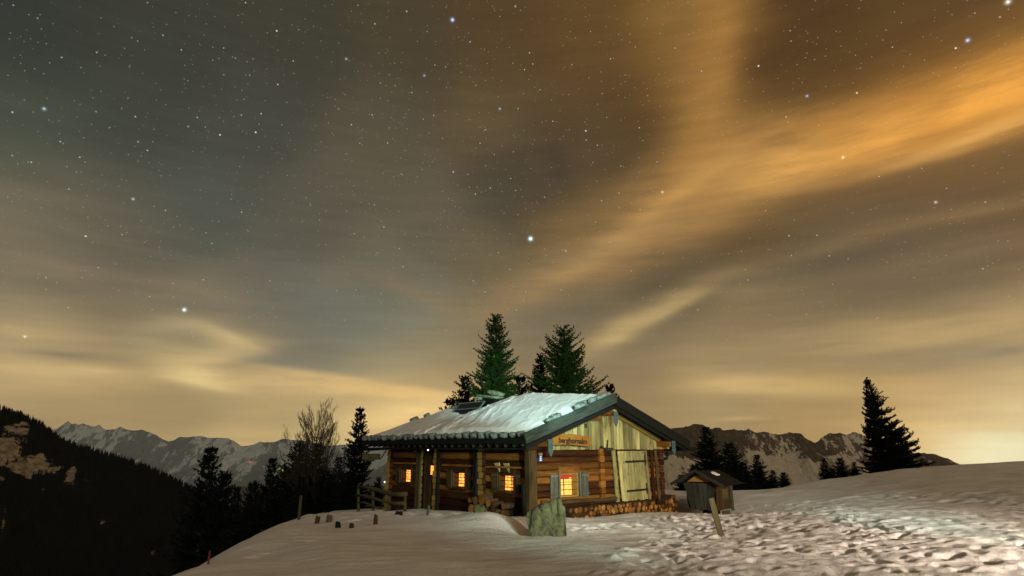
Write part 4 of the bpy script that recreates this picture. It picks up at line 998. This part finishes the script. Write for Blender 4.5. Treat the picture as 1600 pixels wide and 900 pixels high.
# ------------------------------------------------------------------ boulder, rocks, stumps, posts
def boulder():
    import bmesh
    out = [(823,793),(834,786),(846,781),(860,775),(874,769),(877,774),(879,781),(883,785),(884,800),(885,820),(885,842),(865,843),(841,838),(829,826),(824,812),(822,802)]
    P = [at(x, y, 15.8) for x, y in out]
    cx = sum(p[0] for p in P) / len(P); zb = min(p[2] for p in P)
    bm = bmesh.new()
    f = [bm.verts.new((p[0] - cx, -.12 + .10 * ((p[2] - zb)), p[2] - zb - .12)) for p in P]
    b = [bm.verts.new(((p[0] - cx) * .9, .42, (p[2] - zb) * .96 - .12)) for p in P]
    n = len(P); bm.faces.new(f[::-1]); bm.faces.new(b)
    for i in range(n): j = (i + 1) % n; bm.faces.new((f[i], f[j], b[j], b[i]))
    bmesh.ops.triangulate(bm, faces=bm.faces[:]); bmesh.ops.recalc_face_normals(bm, faces=bm.faces[:])
    bmesh.ops.subdivide_edges(bm, edges=bm.edges[:], cuts=7, use_grid_fill=True)
    for v in bm.verts:
        p = v.co; q_ = Vector((p.x * 4, p.y * 4, p.z * 1.6))
        d = mnoise.noise(q_) * .10 + mnoise.noise(p * 9) * .03 - .11 * max(0, .12 - abs(mnoise.noise(Vector((p.x * 2.3 + 4, p.y * 2, p.z * 1.2 + p.x))))) / .12
        v.co = p + Vector((p.x * .1, -1 if p.y < .1 else 1, .1)).normalized() * d
    me = bpy.data.meshes.new('boulder'); bm.to_mesh(me); bm.free(); me.materials.append(M['boulder'])
    for p in me.polygons: p.use_smooth = True
    o = bpy.data.objects.new('boulder', me); COL.objects.link(o); o.location = (cx, 15.8, zb)
    tag(o, 'tall upright lichen-grey boulder standing in the snow before the hut corner', 'boulder')
boulder()
def set_on(px, Y, o, sink=0.):
    x = (px - 800) / 950 * Y; o.location = (x, Y, zs(x, Y) - sink)
r1 = rock('rock', (.40, .34, .30), 4, M['boulder'], None, 3); set_on(752, 16.9, r1, -.06); tag(r1, 'small dark rock poking out of the smooth snow drift', 'rock')
random.seed(3)
def stump(px, Y, w, h, lean, label, mat='old'):
    q = MB(); q.beam((0, 0, -.15), (lean, .03, h * .9), w, w * .75, .03, 0, .5, up=(0, 1, 0), jit=.014, endmi=0, taper=.72); q.beam((lean * .5 - w * .18, .01, h * .4), (lean - w * .2, .02, h), w * .4, w * .5, .015, 0, .2, up=(0, 1, 0), jit=.006, taper=.6)
    o = q.build('snow_post', M[mat]); set_on(px, Y, o); o.rotation_euler = (0, 0, random.uniform(-.5, .5)); tag(o, label, 'post', 'short posts in the snow')
stump(504, 17.2, .14, .20, .03, 'short dark post at the left end of the row on the snow crest')
stump(521, 17.4, .20, .19, .05, 'wide light-faced post beside the leftmost post on the snow crest', 'grey')
stump(536, 15.4, .16, .15, .02, 'squat black post sunk in the snow in front of the crest', 'black')
stump(556, 15.3, .14, .11, .05, 'lowest post stub with slanted top, barely above the snow', 'old')
stump(592, 15.6, .12, .24, .03, 'tallest dark reddish post alone in the middle of the smooth snow', 'old')
stump(628, 18.0, .26, .10, .0, 'broad low black stump half buried in the lumpy snow', 'black')
stump(671, 18.0, .09, .30, .04, 'thin grey post nearest to the hut side wall', 'grey')
o = MB(); o.beam((0, 0, -.3), (-.21, .05, .84), .14, .05, .004, 0, .9, up=(0, 1, 0)); o = o.build('leaning_plank', M['rail']); set_on(1118, 15.6, o); tag(o, 'weathered grey plank leaning out of the snow before the small shed', 'plank')
q = MB(); q.tube([(0, 0, -.3), (0, 0, .62)], [.05, .045], 8, 0, 0, .7); o = q.build('path_post', M['rail']); set_on(477, 18.6, o); o.location.z += .05
tag(o, 'round grey path post at the edge of the dark slope', 'post')
q = MB(); q.tube([(0, 0, -.4), (0, 0, .34)], [.02, .018], 6); o = q.build('marker_stake', M['red']); set_on(324, 11.4, o); o.location = (at(324, 893, 11.4)[0], 11.4, at(324, 893, 11.4)[2]); tag(o, 'thin red snow stake on the dark edge of the slope', 'stake')
# pole fence by the far end of the hut
fe = empty('pole_fence', at(632, 797, 22.6)); tag(fe, 'rough pole fence with three rails at the far end of the hut', 'fence')
fl = Vector(fe.location)
def FP_(px, py, Y): return Vector(at(px, py, Y)) - fl
for a, b, r in (((561, 761, 25.2), (634, 773.5, 22.4), .075), ((556, 773.5, 25.2), (632, 788, 22.4), .055), ((560, 785, 25.2), (606, 795, 23.4), .045)):
    A = FP_(*a); B = FP_(*b); q = MB(); q.tube([A + (B - A) * t + Vector((0, 0, .05 * math.sin(t * 7))) for t in (0, .2, .4, .6, .8, 1)], [r * .8, r * .9, r, r, r * 1.05, r * 1.1], 8, 0, 0, .5); q.build('rail', M['rail'], fe)
for px, y0, y1, Y in ((560, 758, 806, 25.3), (583, 764, 803, 24.4), (608, 768, 800, 23.4), (633, 774, 800, 22.5)):
    q = MB(); q.tube([FP_(px, y1 + 4, Y), FP_(px, y0, Y)], [.065, .055], 8, 0, 0, .4); q.build('fence_post', M['rail'], fe)

# ------------------------------------------------------------------ small shed on a post
sh = empty('small_shed', (7.7, 24.3, -.40), R(-42)); sh.scale = (1.12, 1.12, 1.16); tag(sh, 'little weathered board shed with gabled roof raised on a post', 'shed')
# local: front face at y=-.65 (looks to the lower left after rotation), width along x
sw, sd_ = .60, .68
q = MB()
for k in range(8):
    f = (k + .5) / 8 * 2 - 1; q.beam((f * sw * .60, -sd_ + .10, .30 - random.uniform(0, .1)), (f * sw * .96, -sd_, 1.10), .145, .025, 0, 0, None, up=(0, 1, 0))
q.build('front_boards', M['shed'], sh)
q = MB()
for k in range(7): y = -sd_ + .1 + k * .2; q.beam((sw * .93, y, .28), (sw * .95, y, 1.08), .025, .19, 0, 0, None, up=(0, 1, 0))
q.build('side_boards', M['post'], sh)
q = MB(); q.box((-sw * .9, -sd_ + .1, .28), (-sw * .86, sd_, 1.08)); q.box((-sw * .86, sd_ - .04, .28), (sw * .92, sd_, 1.08)); q.box((-sw * .8, -sd_ + .12, .26), (sw * .9, sd_ - .05, .30)); q.build('rear_boards', M['post'], sh)
q = MB(); q.box((sw * .97, -.25, .62), (sw * 1.0, .25, .92), 0, .9); q.box((sw * .96, -.34, .56), (sw * .99, .34, .60), 0, .2); q.build('hatch', M['rail'], sh)
q = MB(); q.beam((sw * .98, sd_ - .12, .20), (sw * .98, sd_ - .12, 1.12), .04, .16, 0, 0, .9, up=(0, 1, 0)); q.build('corner_board', M['shed'], sh)
q = MB(); q.prism([(-.42, 1.14), (.42, 1.14), (.10, 1.34), (-.10, 1.34)], -sd_ - .02, -sd_ + .02, 0, .6); q.build('gable_board', M['logend'], sh)
for s_ in (-1, 1):
    q = MB()
    for k in range(5):
        a = k / 5; b = (k + 1.3) / 5
        y = -sd_ - .22
        while y < sd_ + .2:
            w = random.uniform(.2, .34); y2 = min(y + w, sd_ + .24)
            q.beam((s_ * (.92 - .92 * a), (y + y2) / 2, 1.06 + .44 * a), (s_ * max(.92 - .92 * b, 0), (y + y2) / 2, 1.06 + .44 * min(b, 1) - .02), y2 - y - .008, .022, 0, 0, None); y = y2
    q.build('roof', M['black'] if s_ > 0 else M['shed'], sh)
q = MB()
for s_ in (-1, 1): q.beam((s_ * .95, -sd_ - .24, 1.03), (0, -sd_ - .24, 1.49), .04, .09, 0, 0, .4)
q.build('barge_board', M['shed'], sh)
q = MB(); q.beam((0, -.2, -.5), (0, -.2, .28), .26, .26, .03, 0, .3); q.beam((.1, .4, -.4), (.1, .4, .28), .14, .14, .02, 0, .3); q.build('post', M['black'], sh)
q = MB(); q.beam((sw * .98, -.35, .16), (sw * .98, .3, .15), .03, .16, 0, 0, .9); q.build('base_board', M['shed'], sh)
q = rock('snow_patch', (.26, .5, .05), 2, M['roofsnow'], None, 2); tag(q, 'thin strip of snow left on the roof of the small shed', 'snow')
q.matrix_world = sh.matrix_basis @ Matrix.Translation((.28, .05, 1.385)) @ Matrix.Rotation(R(25), 4, 'Y')

# ------------------------------------------------------------------ trees
def conifer_data(h, Rb, seed, dens=1., droop=.25, low=.05, asym=0., asym_dir=0., bladew=.05, mat='needle', power=.85):
    rr = random.Random(seed); V = []; F = []
    def blade(p, d, l, w, roll):
        a = d.cross(Vector((math.cos(roll), math.sin(roll), .3))).normalized() * w
        b = len(V); m = p + d * (l * .35)
        V.extend((tuple(p), tuple(m + a), tuple(p + d * l), tuple(m - a))); F.append((b, b + 1, b + 2, b + 3))
    z = low * h; step = .30 / dens ** .5
    bt = MB()
    bt.tube([(0, 0, -.6), (0, 0, h * .3), (.02, .0, h * .7), (0, 0, h * .985)], [h * .018 + .03, h * .013 + .02, h * .006 + .012, .008], 7, 0, 0, .5)
    phase = rr.random() * 6
    while z < h * .985:
        f = z / h; prof = (1 - f) ** power * (1. if f > .12 else .75 + 2 * f)
        nb = 5 if f > .8 else (7 if f > .4 else 8)
        for k in range(nb):
            az = phase + 6.283 * k / nb + rr.uniform(-.3, .3)
            L = Rb * prof * rr.uniform(.5, 1.24) * (1 + asym * math.cos(az - asym_dir)) + .10
            if rr.random() < .13: L *= .4
            z0 = z + rr.uniform(-.14, .14)
            el0 = .55 * f + .02 + rr.uniform(-.12, .12)
            out = Vector((math.cos(az), math.sin(az), 0)); side = Vector((-math.sin(az), math.cos(az), 0))
            n = max(3, int(L / .13 * dens ** .3)); pts = []
            for i in range(n + 1):
                t = i / n; r = L * t; zz = z0 + r * math.tan(el0) - droop * L * (t ** 1.3) * (1 - .55 * f) + .16 * L * t ** 3
                pts.append(out * r + side * (.05 * L * math.sin(t * 3 + k)) + Vector((0, 0, zz)))
            bt.tube([pts[0], pts[n // 2], pts[-1]], [.012 + .012 * L, .007 + .006 * L, .004], 4, 0, 0, .5)
            for i in range(1, n + 1):
                t = i / n; p = pts[i]; dd = (pts[i] - pts[i - 1]).normalized()
                tl = (.10 + .30 * L * (1 - t) ** .8 * (.4 + .6 * min(1, t * 4))) * rr.uniform(.7, 1.15); tl = min(tl, .55)
                for s in (-1, 1):
                    dv = (dd * rr.uniform(.5, .9) + side * s * rr.uniform(.6, 1.0) + Vector((0, 0, rr.uniform(-.45, .10)))).normalized()
                    blade(p, dv, tl, bladew * rr.uniform(.8, 1.3), rr.uniform(0, 6.28))
                    if tl > .16:
                        mid = p + dv * tl * .5
                        for s2 in (-1, 1): blade(mid, (dv + dd * s2 * .5 + Vector((0, 0, rr.uniform(-.6, .1))) + side * s * .2).normalized(), tl * .55, bladew, rr.uniform(0, 6.28))
                for _ in range(2): blade(p, (dd * .7 + Vector((rr.uniform(-.5, .5), rr.uniform(-.5, .5), rr.uniform(-.5, .75)))).normalized(), .16 + .05 * rr.random(), bladew * .9, rr.uniform(0, 6.28))
        z += step * rr.uniform(.8, 1.2) * (.55 + .45 * (1 - f)); phase += 2.4
    for k in range(8): blade(Vector((0, 0, h * (.95 + .005 * k))), Vector((rr.uniform(-.4, .4), rr.uniform(-.4, .4), 1)).normalized(), .22, bladew * .6, k)
    return V, F, bt
def conifer(name, h, Rb, seed, mat, **kw):
    V, F, bt = conifer_data(h, Rb, seed, mat=mat, **kw)
    root = empty(name)
    cr = from_np('crown', np.array(V), np.array(F), M[mat], root); tk = bt.build('trunk', M['trunk'], root)
    return root
def plant(root, px, py, Y, h, label, group, cat='tree', rz=0, wide=1.):
    x, y, z = at(px, py, Y); base = gz(x, Y); s = (z - base) / h
    root.location = (x, Y, base); root.scale = (s * wide, s * wide, s); root.rotation_euler = (0, 0, rz)
    return tag(root, label, cat, group)
# green spruces behind the hut
GB = 'spruces behind the hut'
def tree_h(px, py, Y): x, y, z = at(px, py, Y); return z - gz(x, Y)
h = tree_h(775, 490, 36); plant(conifer('spruce_tree', h, 3.1, 1, 'needle', dens=1.7, power=.85, bladew=.04), 775, 490, 36, h, 'tallest green spruce with pointed top behind the snowy roof', GB)
h = tree_h(881, 513, 37); plant(conifer('spruce_tree', h, 3.7, 2, 'needle', dens=1.35, power=.66, bladew=.04, droop=.15), 881, 513, 37, h, 'broad green spruce with blunt top right of the tallest one', GB)
h = tree_h(844, 556, 43); plant(conifer('spruce_tree', h, 1.9, 3, 'needle_dark', dens=1.4, power=.7), 844, 556, 43, h, 'thin dark spruce squeezed between the two big green spruces', GB)
h = tree_h(727, 587, 40); plant(conifer('spruce_tree', h, 1.9, 4, 'needle_dark', dens=1.4, power=.6), 727, 587, 40, h, 'short dark spruce at the left foot of the tallest spruce', GB)
s1 = conifer('spruce_tree', 7, 1.7, 5, 'needle_dark', dens=1.1, power=.8)
plant(s1, 703, 625, 46, 7, 'small spruce top peeping over the roof left of the chimney', GB)
plant(copy_tree(s1), 953, 603, 62, 7, 'tiny spruce top above the gable peak', GB, rz=2, wide=.7)
plant(copy_tree(s1), 812, 590, 47, 7, 'dark little spruce low between the trunks behind the roof snow', GB, rz=4, wide=1.2)
# black spruces on the left slope
GL = 'spruces on the left slope'
t1 = conifer('spruce_tree', 10, 2.2, 11, 'needle_dark', dens=1.5, power=.85)
t2 = conifer('spruce_tree', 9, 2.3, 12, 'needle_dark', dens=1.5, power=.75)
h = tree_h(563, 637, 38); t3 = conifer('spruce_tree', h, 1.75, 13, 'needle_dark', dens=1.5, power=.95, droop=.3)
plant(t3, 563, 637, 38, h, 'slender pointed spruce right of the bare tree, next to the hut', GL)
for i, (src, px, py, Y, w, lb) in enumerate(((t1, 330, 701, 60, 1.0, 'spruce farthest left among the group above the wooded slope'), (t2, 352, 737, 57, .8, 'narrow spruce just right of the farthest left spruce'), (t1, 371, 762, 54, .8, 'lowest small spruce left of the valley gap'),
        (t2, 397, 752, 50, .9, 'short spruce right of the valley gap'), (t1, 427, 717, 50, 1.0, 'symmetrical spruce between the valley gap and the bare tree'), (t2, 469, 691, 46, 1.1, 'bushy black spruce left of the bare tree'), (t1, 497, 694, 48, 1.3, 'dark spruce straight behind the bare tree trunk'),
        (t2, 448, 735, 47, 1.1, 'half-hidden spruce left of the bushy black spruce'), (t1, 530, 715, 44, 1.4, 'dark spruce filling the gap right of the bare tree'), (t2, 510, 735, 40, 1.5, 'low dark spruce in front of the bare tree'), (t1, 472, 745, 38, 1.6, 'low dark spruce behind the path post'), (t2, 548, 740, 36, 1.4, 'low spruce behind the pole fence'), (t1, 415, 770, 42, 1.5, 'low spruce on the slope below the symmetrical spruce'), (t2, 592, 745, 42, .8, 'little spruce sprig under the hanging board of the hut'))):
    r_ = src if i in (0, 1) else copy_tree(src)
    h0 = 10 if src is t1 else 9
    plant(r_, px, py, Y, h0, lb, GL, rz=i * 1.7, wide=w)
    r_.location.z -= 0
# right side
GR = 'spruces behind the right snow slope'
for i, (src, px, py, Y, w, lb) in enumerate(((t1, 1103, 668, 45, 1.6, 'pointed black spruce rising above the small shed'), (t2, 1139, 692, 47, 1.5, 'black spruce right of the one above the shed'), (t1, 1182, 711, 48, 1.7, 'third black spruce, right of the shed roof'), (t2, 1160, 722, 44, 1.9, 'low black spruce between the second and third by the shed'), (t1, 1207, 735, 46, 1.9, 'low black spruce right of the third by the shed'), (t2, 1224, 738, 48, 1.6, 'lowest black spruce at the right end of the group by the shed'), (t1, 1122, 715, 42, 2.0, 'low bushy spruce directly behind the shed'), (t2, 1086, 725, 44, 1.8, 'low dark spruce left of the shed roof'), (t1, 1064, 742, 46, 1.9, 'low dark spruce between the hut and the shed'),
        (t1, 1287, 717, 56, 1.3, 'small black spruce leftmost before the bright mountain saddle'), (t2, 1312, 715, 56, 1.3, 'small black spruce just left of the big leaning spruce'), (t1, 1334, 722, 54, 1.5, 'small spruce touching the left side of the big spruce'), (t2, 1300, 732, 52, 1.6, 'low spruce in front of the small black pair'))):
    plant(copy_tree(src), px, py, Y, 10 if src is t1 else 9, lb, GR, rz=i * 2.1, wide=w)
h = tree_h(1354, 591, 46); plant(conifer('spruce_tree', h, 2.15, 21, 'needle_dark', dens=1.9, power=1.0, asym=.5, asym_dir=-.1, low=.02), 1354, 591, 46, h, 'big lone black spruce with lopsided crown on the right snow ridge', GR)
h = tree_h(1393, 660, 47); plant(conifer('spruce_tree', h, 1.85, 22, 'needle_dark', dens=1.5, power=.6, asym=.25, asym_dir=0), 1393, 660, 47, h, 'shorter ragged spruce grown into the right side of the big one', GR)

def bare_tree(px, py, Y, seed):
    rr = random.Random(seed); x, y, zt = at(px, py, Y); b = gz(x, Y); H = zt - b
    mb = MB(); lim = MB()
    def grow(p, d, L, r, lev, mbx):
        n = 5; pts = [p.copy()]; dd = d.copy()
        for i in range(n):
            dd = (dd + Vector((rr.uniform(-.10, .10), rr.uniform(-.10, .10), .10))).normalized(); pts.append(pts[-1] + dd * L / n)
        mbx.tube(pts, [r * (1 - .7 * i / n) for i in range(n + 1)], 5 if lev < 2 else 3, 0, 0, .5)
        if lev >= 4 or L < .25: return
        k = {0: 26, 1: 10, 2: 6, 3: 4}[lev]
        for i in range(k):
            t = (.28 + .70 * (i + rr.random()) / k) if lev == 0 else (.2 + .78 * (i + rr.random()) / k)
            j = min(int(t * n), n - 1); q = pts[j] + (pts[j + 1] - pts[j]) * (t * n - j)
            ax = (pts[j + 1] - pts[j]).normalized(); a = rr.uniform(0, 6.283) if lev else i * 2.4
            u = ax.orthogonal().normalized(); w = ax.cross(u); sp_ = rr.uniform(.5, .8) if lev == 0 else rr.uniform(.35, .6)
            nd = (ax * math.cos(sp_) + (u * math.cos(a) + w * math.sin(a)) * math.sin(sp_)).normalized()
            LL = (H * .60 * (1 - t * .55) if lev == 0 else L * .55 * (1 - .4 * t)) * rr.uniform(.75, 1.1)
            grow(q, nd, LL, max(r * (.42 if lev == 0 else .5) * (1 - .4 * t), .011), lev + 1, lim)
    grow(Vector((0, 0, -.4)), Vector((0, 0, 1)), H * .96, .15, 0, mb)
    sc_ = (H + .2) / max(v[2] for v in mb.v + lim.v)
    for q_ in (mb, lim): q_.v = [(v[0] * sc_ * .95, v[1] * sc_, v[2] * sc_) for v in q_.v]
    root = empty('bare_tree', (x, Y, b)); mb.build('trunk', M['trunk'], root); lim.build('branches', M['trunk'], root)
    tag(root, 'leafless fan-shaped tree among black spruces left of the hut', 'tree')
bare_tree(516, 622, 43, 4)

# ------------------------------------------------------------------ lights of the valley
def bvh(o):
    me = o.data; return BVHTree.FromPolygons([v.co.copy() for v in me.vertices], [tuple(p.vertices) for p in me.polygons])
bv = bvh(ml)
LM = {'r': lamp_mat('red_lamp', (1, .12, .04), 1.6), 'o': lamp_mat('sodium_lamp', (1, .62, .22), 2.2), 'w': lamp_mat('white_lamp', (1, .95, .8), 2.6)}
for px, py, c, s, lb in ((390, 721.5, 'r', 11, 'red village light low on the far mountain side'), (394, 722, 'r', 8, 'smaller red village light beside the other red one'), (437, 733, 'o', 9, 'leftmost orange light of the village row at the far mountain foot'), (442, 734.5, 'o', 9, 'second orange light of the village row at the far mountain foot'), (448, 736, 'o', 10, 'third orange light of the village row at the far mountain foot'), (453, 738, 'w', 13, 'brightest white light at the right end of the village row'), (332, 713, 'o', 11, 'single yellow light seen through the top of the leftmost spruce'), (601, 753, 'w', 15, 'white valley light beside the far corner of the hut'), (458, 812, 'w', 7, 'faint white light low among the dark spruces')):
    d = Vector(ray(px, py)).normalized(); hit = bv.ray_cast(Vector((0, 0, EYE)), d)
    loc = hit[0] - d * 30 if hit[0] is not None else Vector((0, 0, EYE)) + d * 5000
    k = (loc - Vector((0, 0, EYE))).length / 6000
    o = rock('village_light', (s * k, s * k, s * k), 1, LM[c], None, 2, amp=0); o.location = loc; tag(o, lb, 'light', 'lights of the valley village')

# ------------------------------------------------------------------ evening air over the valley
def haze(density):
    q = MB(); q.v = [(x, y, z) for x in (-16100, 16100) for y in (-16100, 16100) for z in (-880, 700)]
    q.f = [[0, 1, 3, 2], [4, 6, 7, 5], [0, 4, 5, 1], [2, 3, 7, 6], [0, 2, 6, 4], [1, 5, 7, 3]]; q.uv = [[(0, 0)] * 4] * 6; q.mi = [0] * 6; q.sm = [False] * 6; q.t = [0] * 8
    m = bpy.data.materials.new('haze'); m.use_nodes = True; nt = m.node_tree; nt.nodes.clear()
    v = nt.nodes.new('ShaderNodeVolumePrincipled'); v.inputs['Density'].default_value = density; v.inputs['Color'].default_value = (.72, .80, .86, 1)
    o = nt.nodes.new('ShaderNodeOutputMaterial'); nt.links.new(v.outputs[0], o.inputs['Volume'])
    h = q.build('haze', m); tag(h, 'thin evening haze over the valley', 'haze', kind='stuff')
haze(2.4e-5)
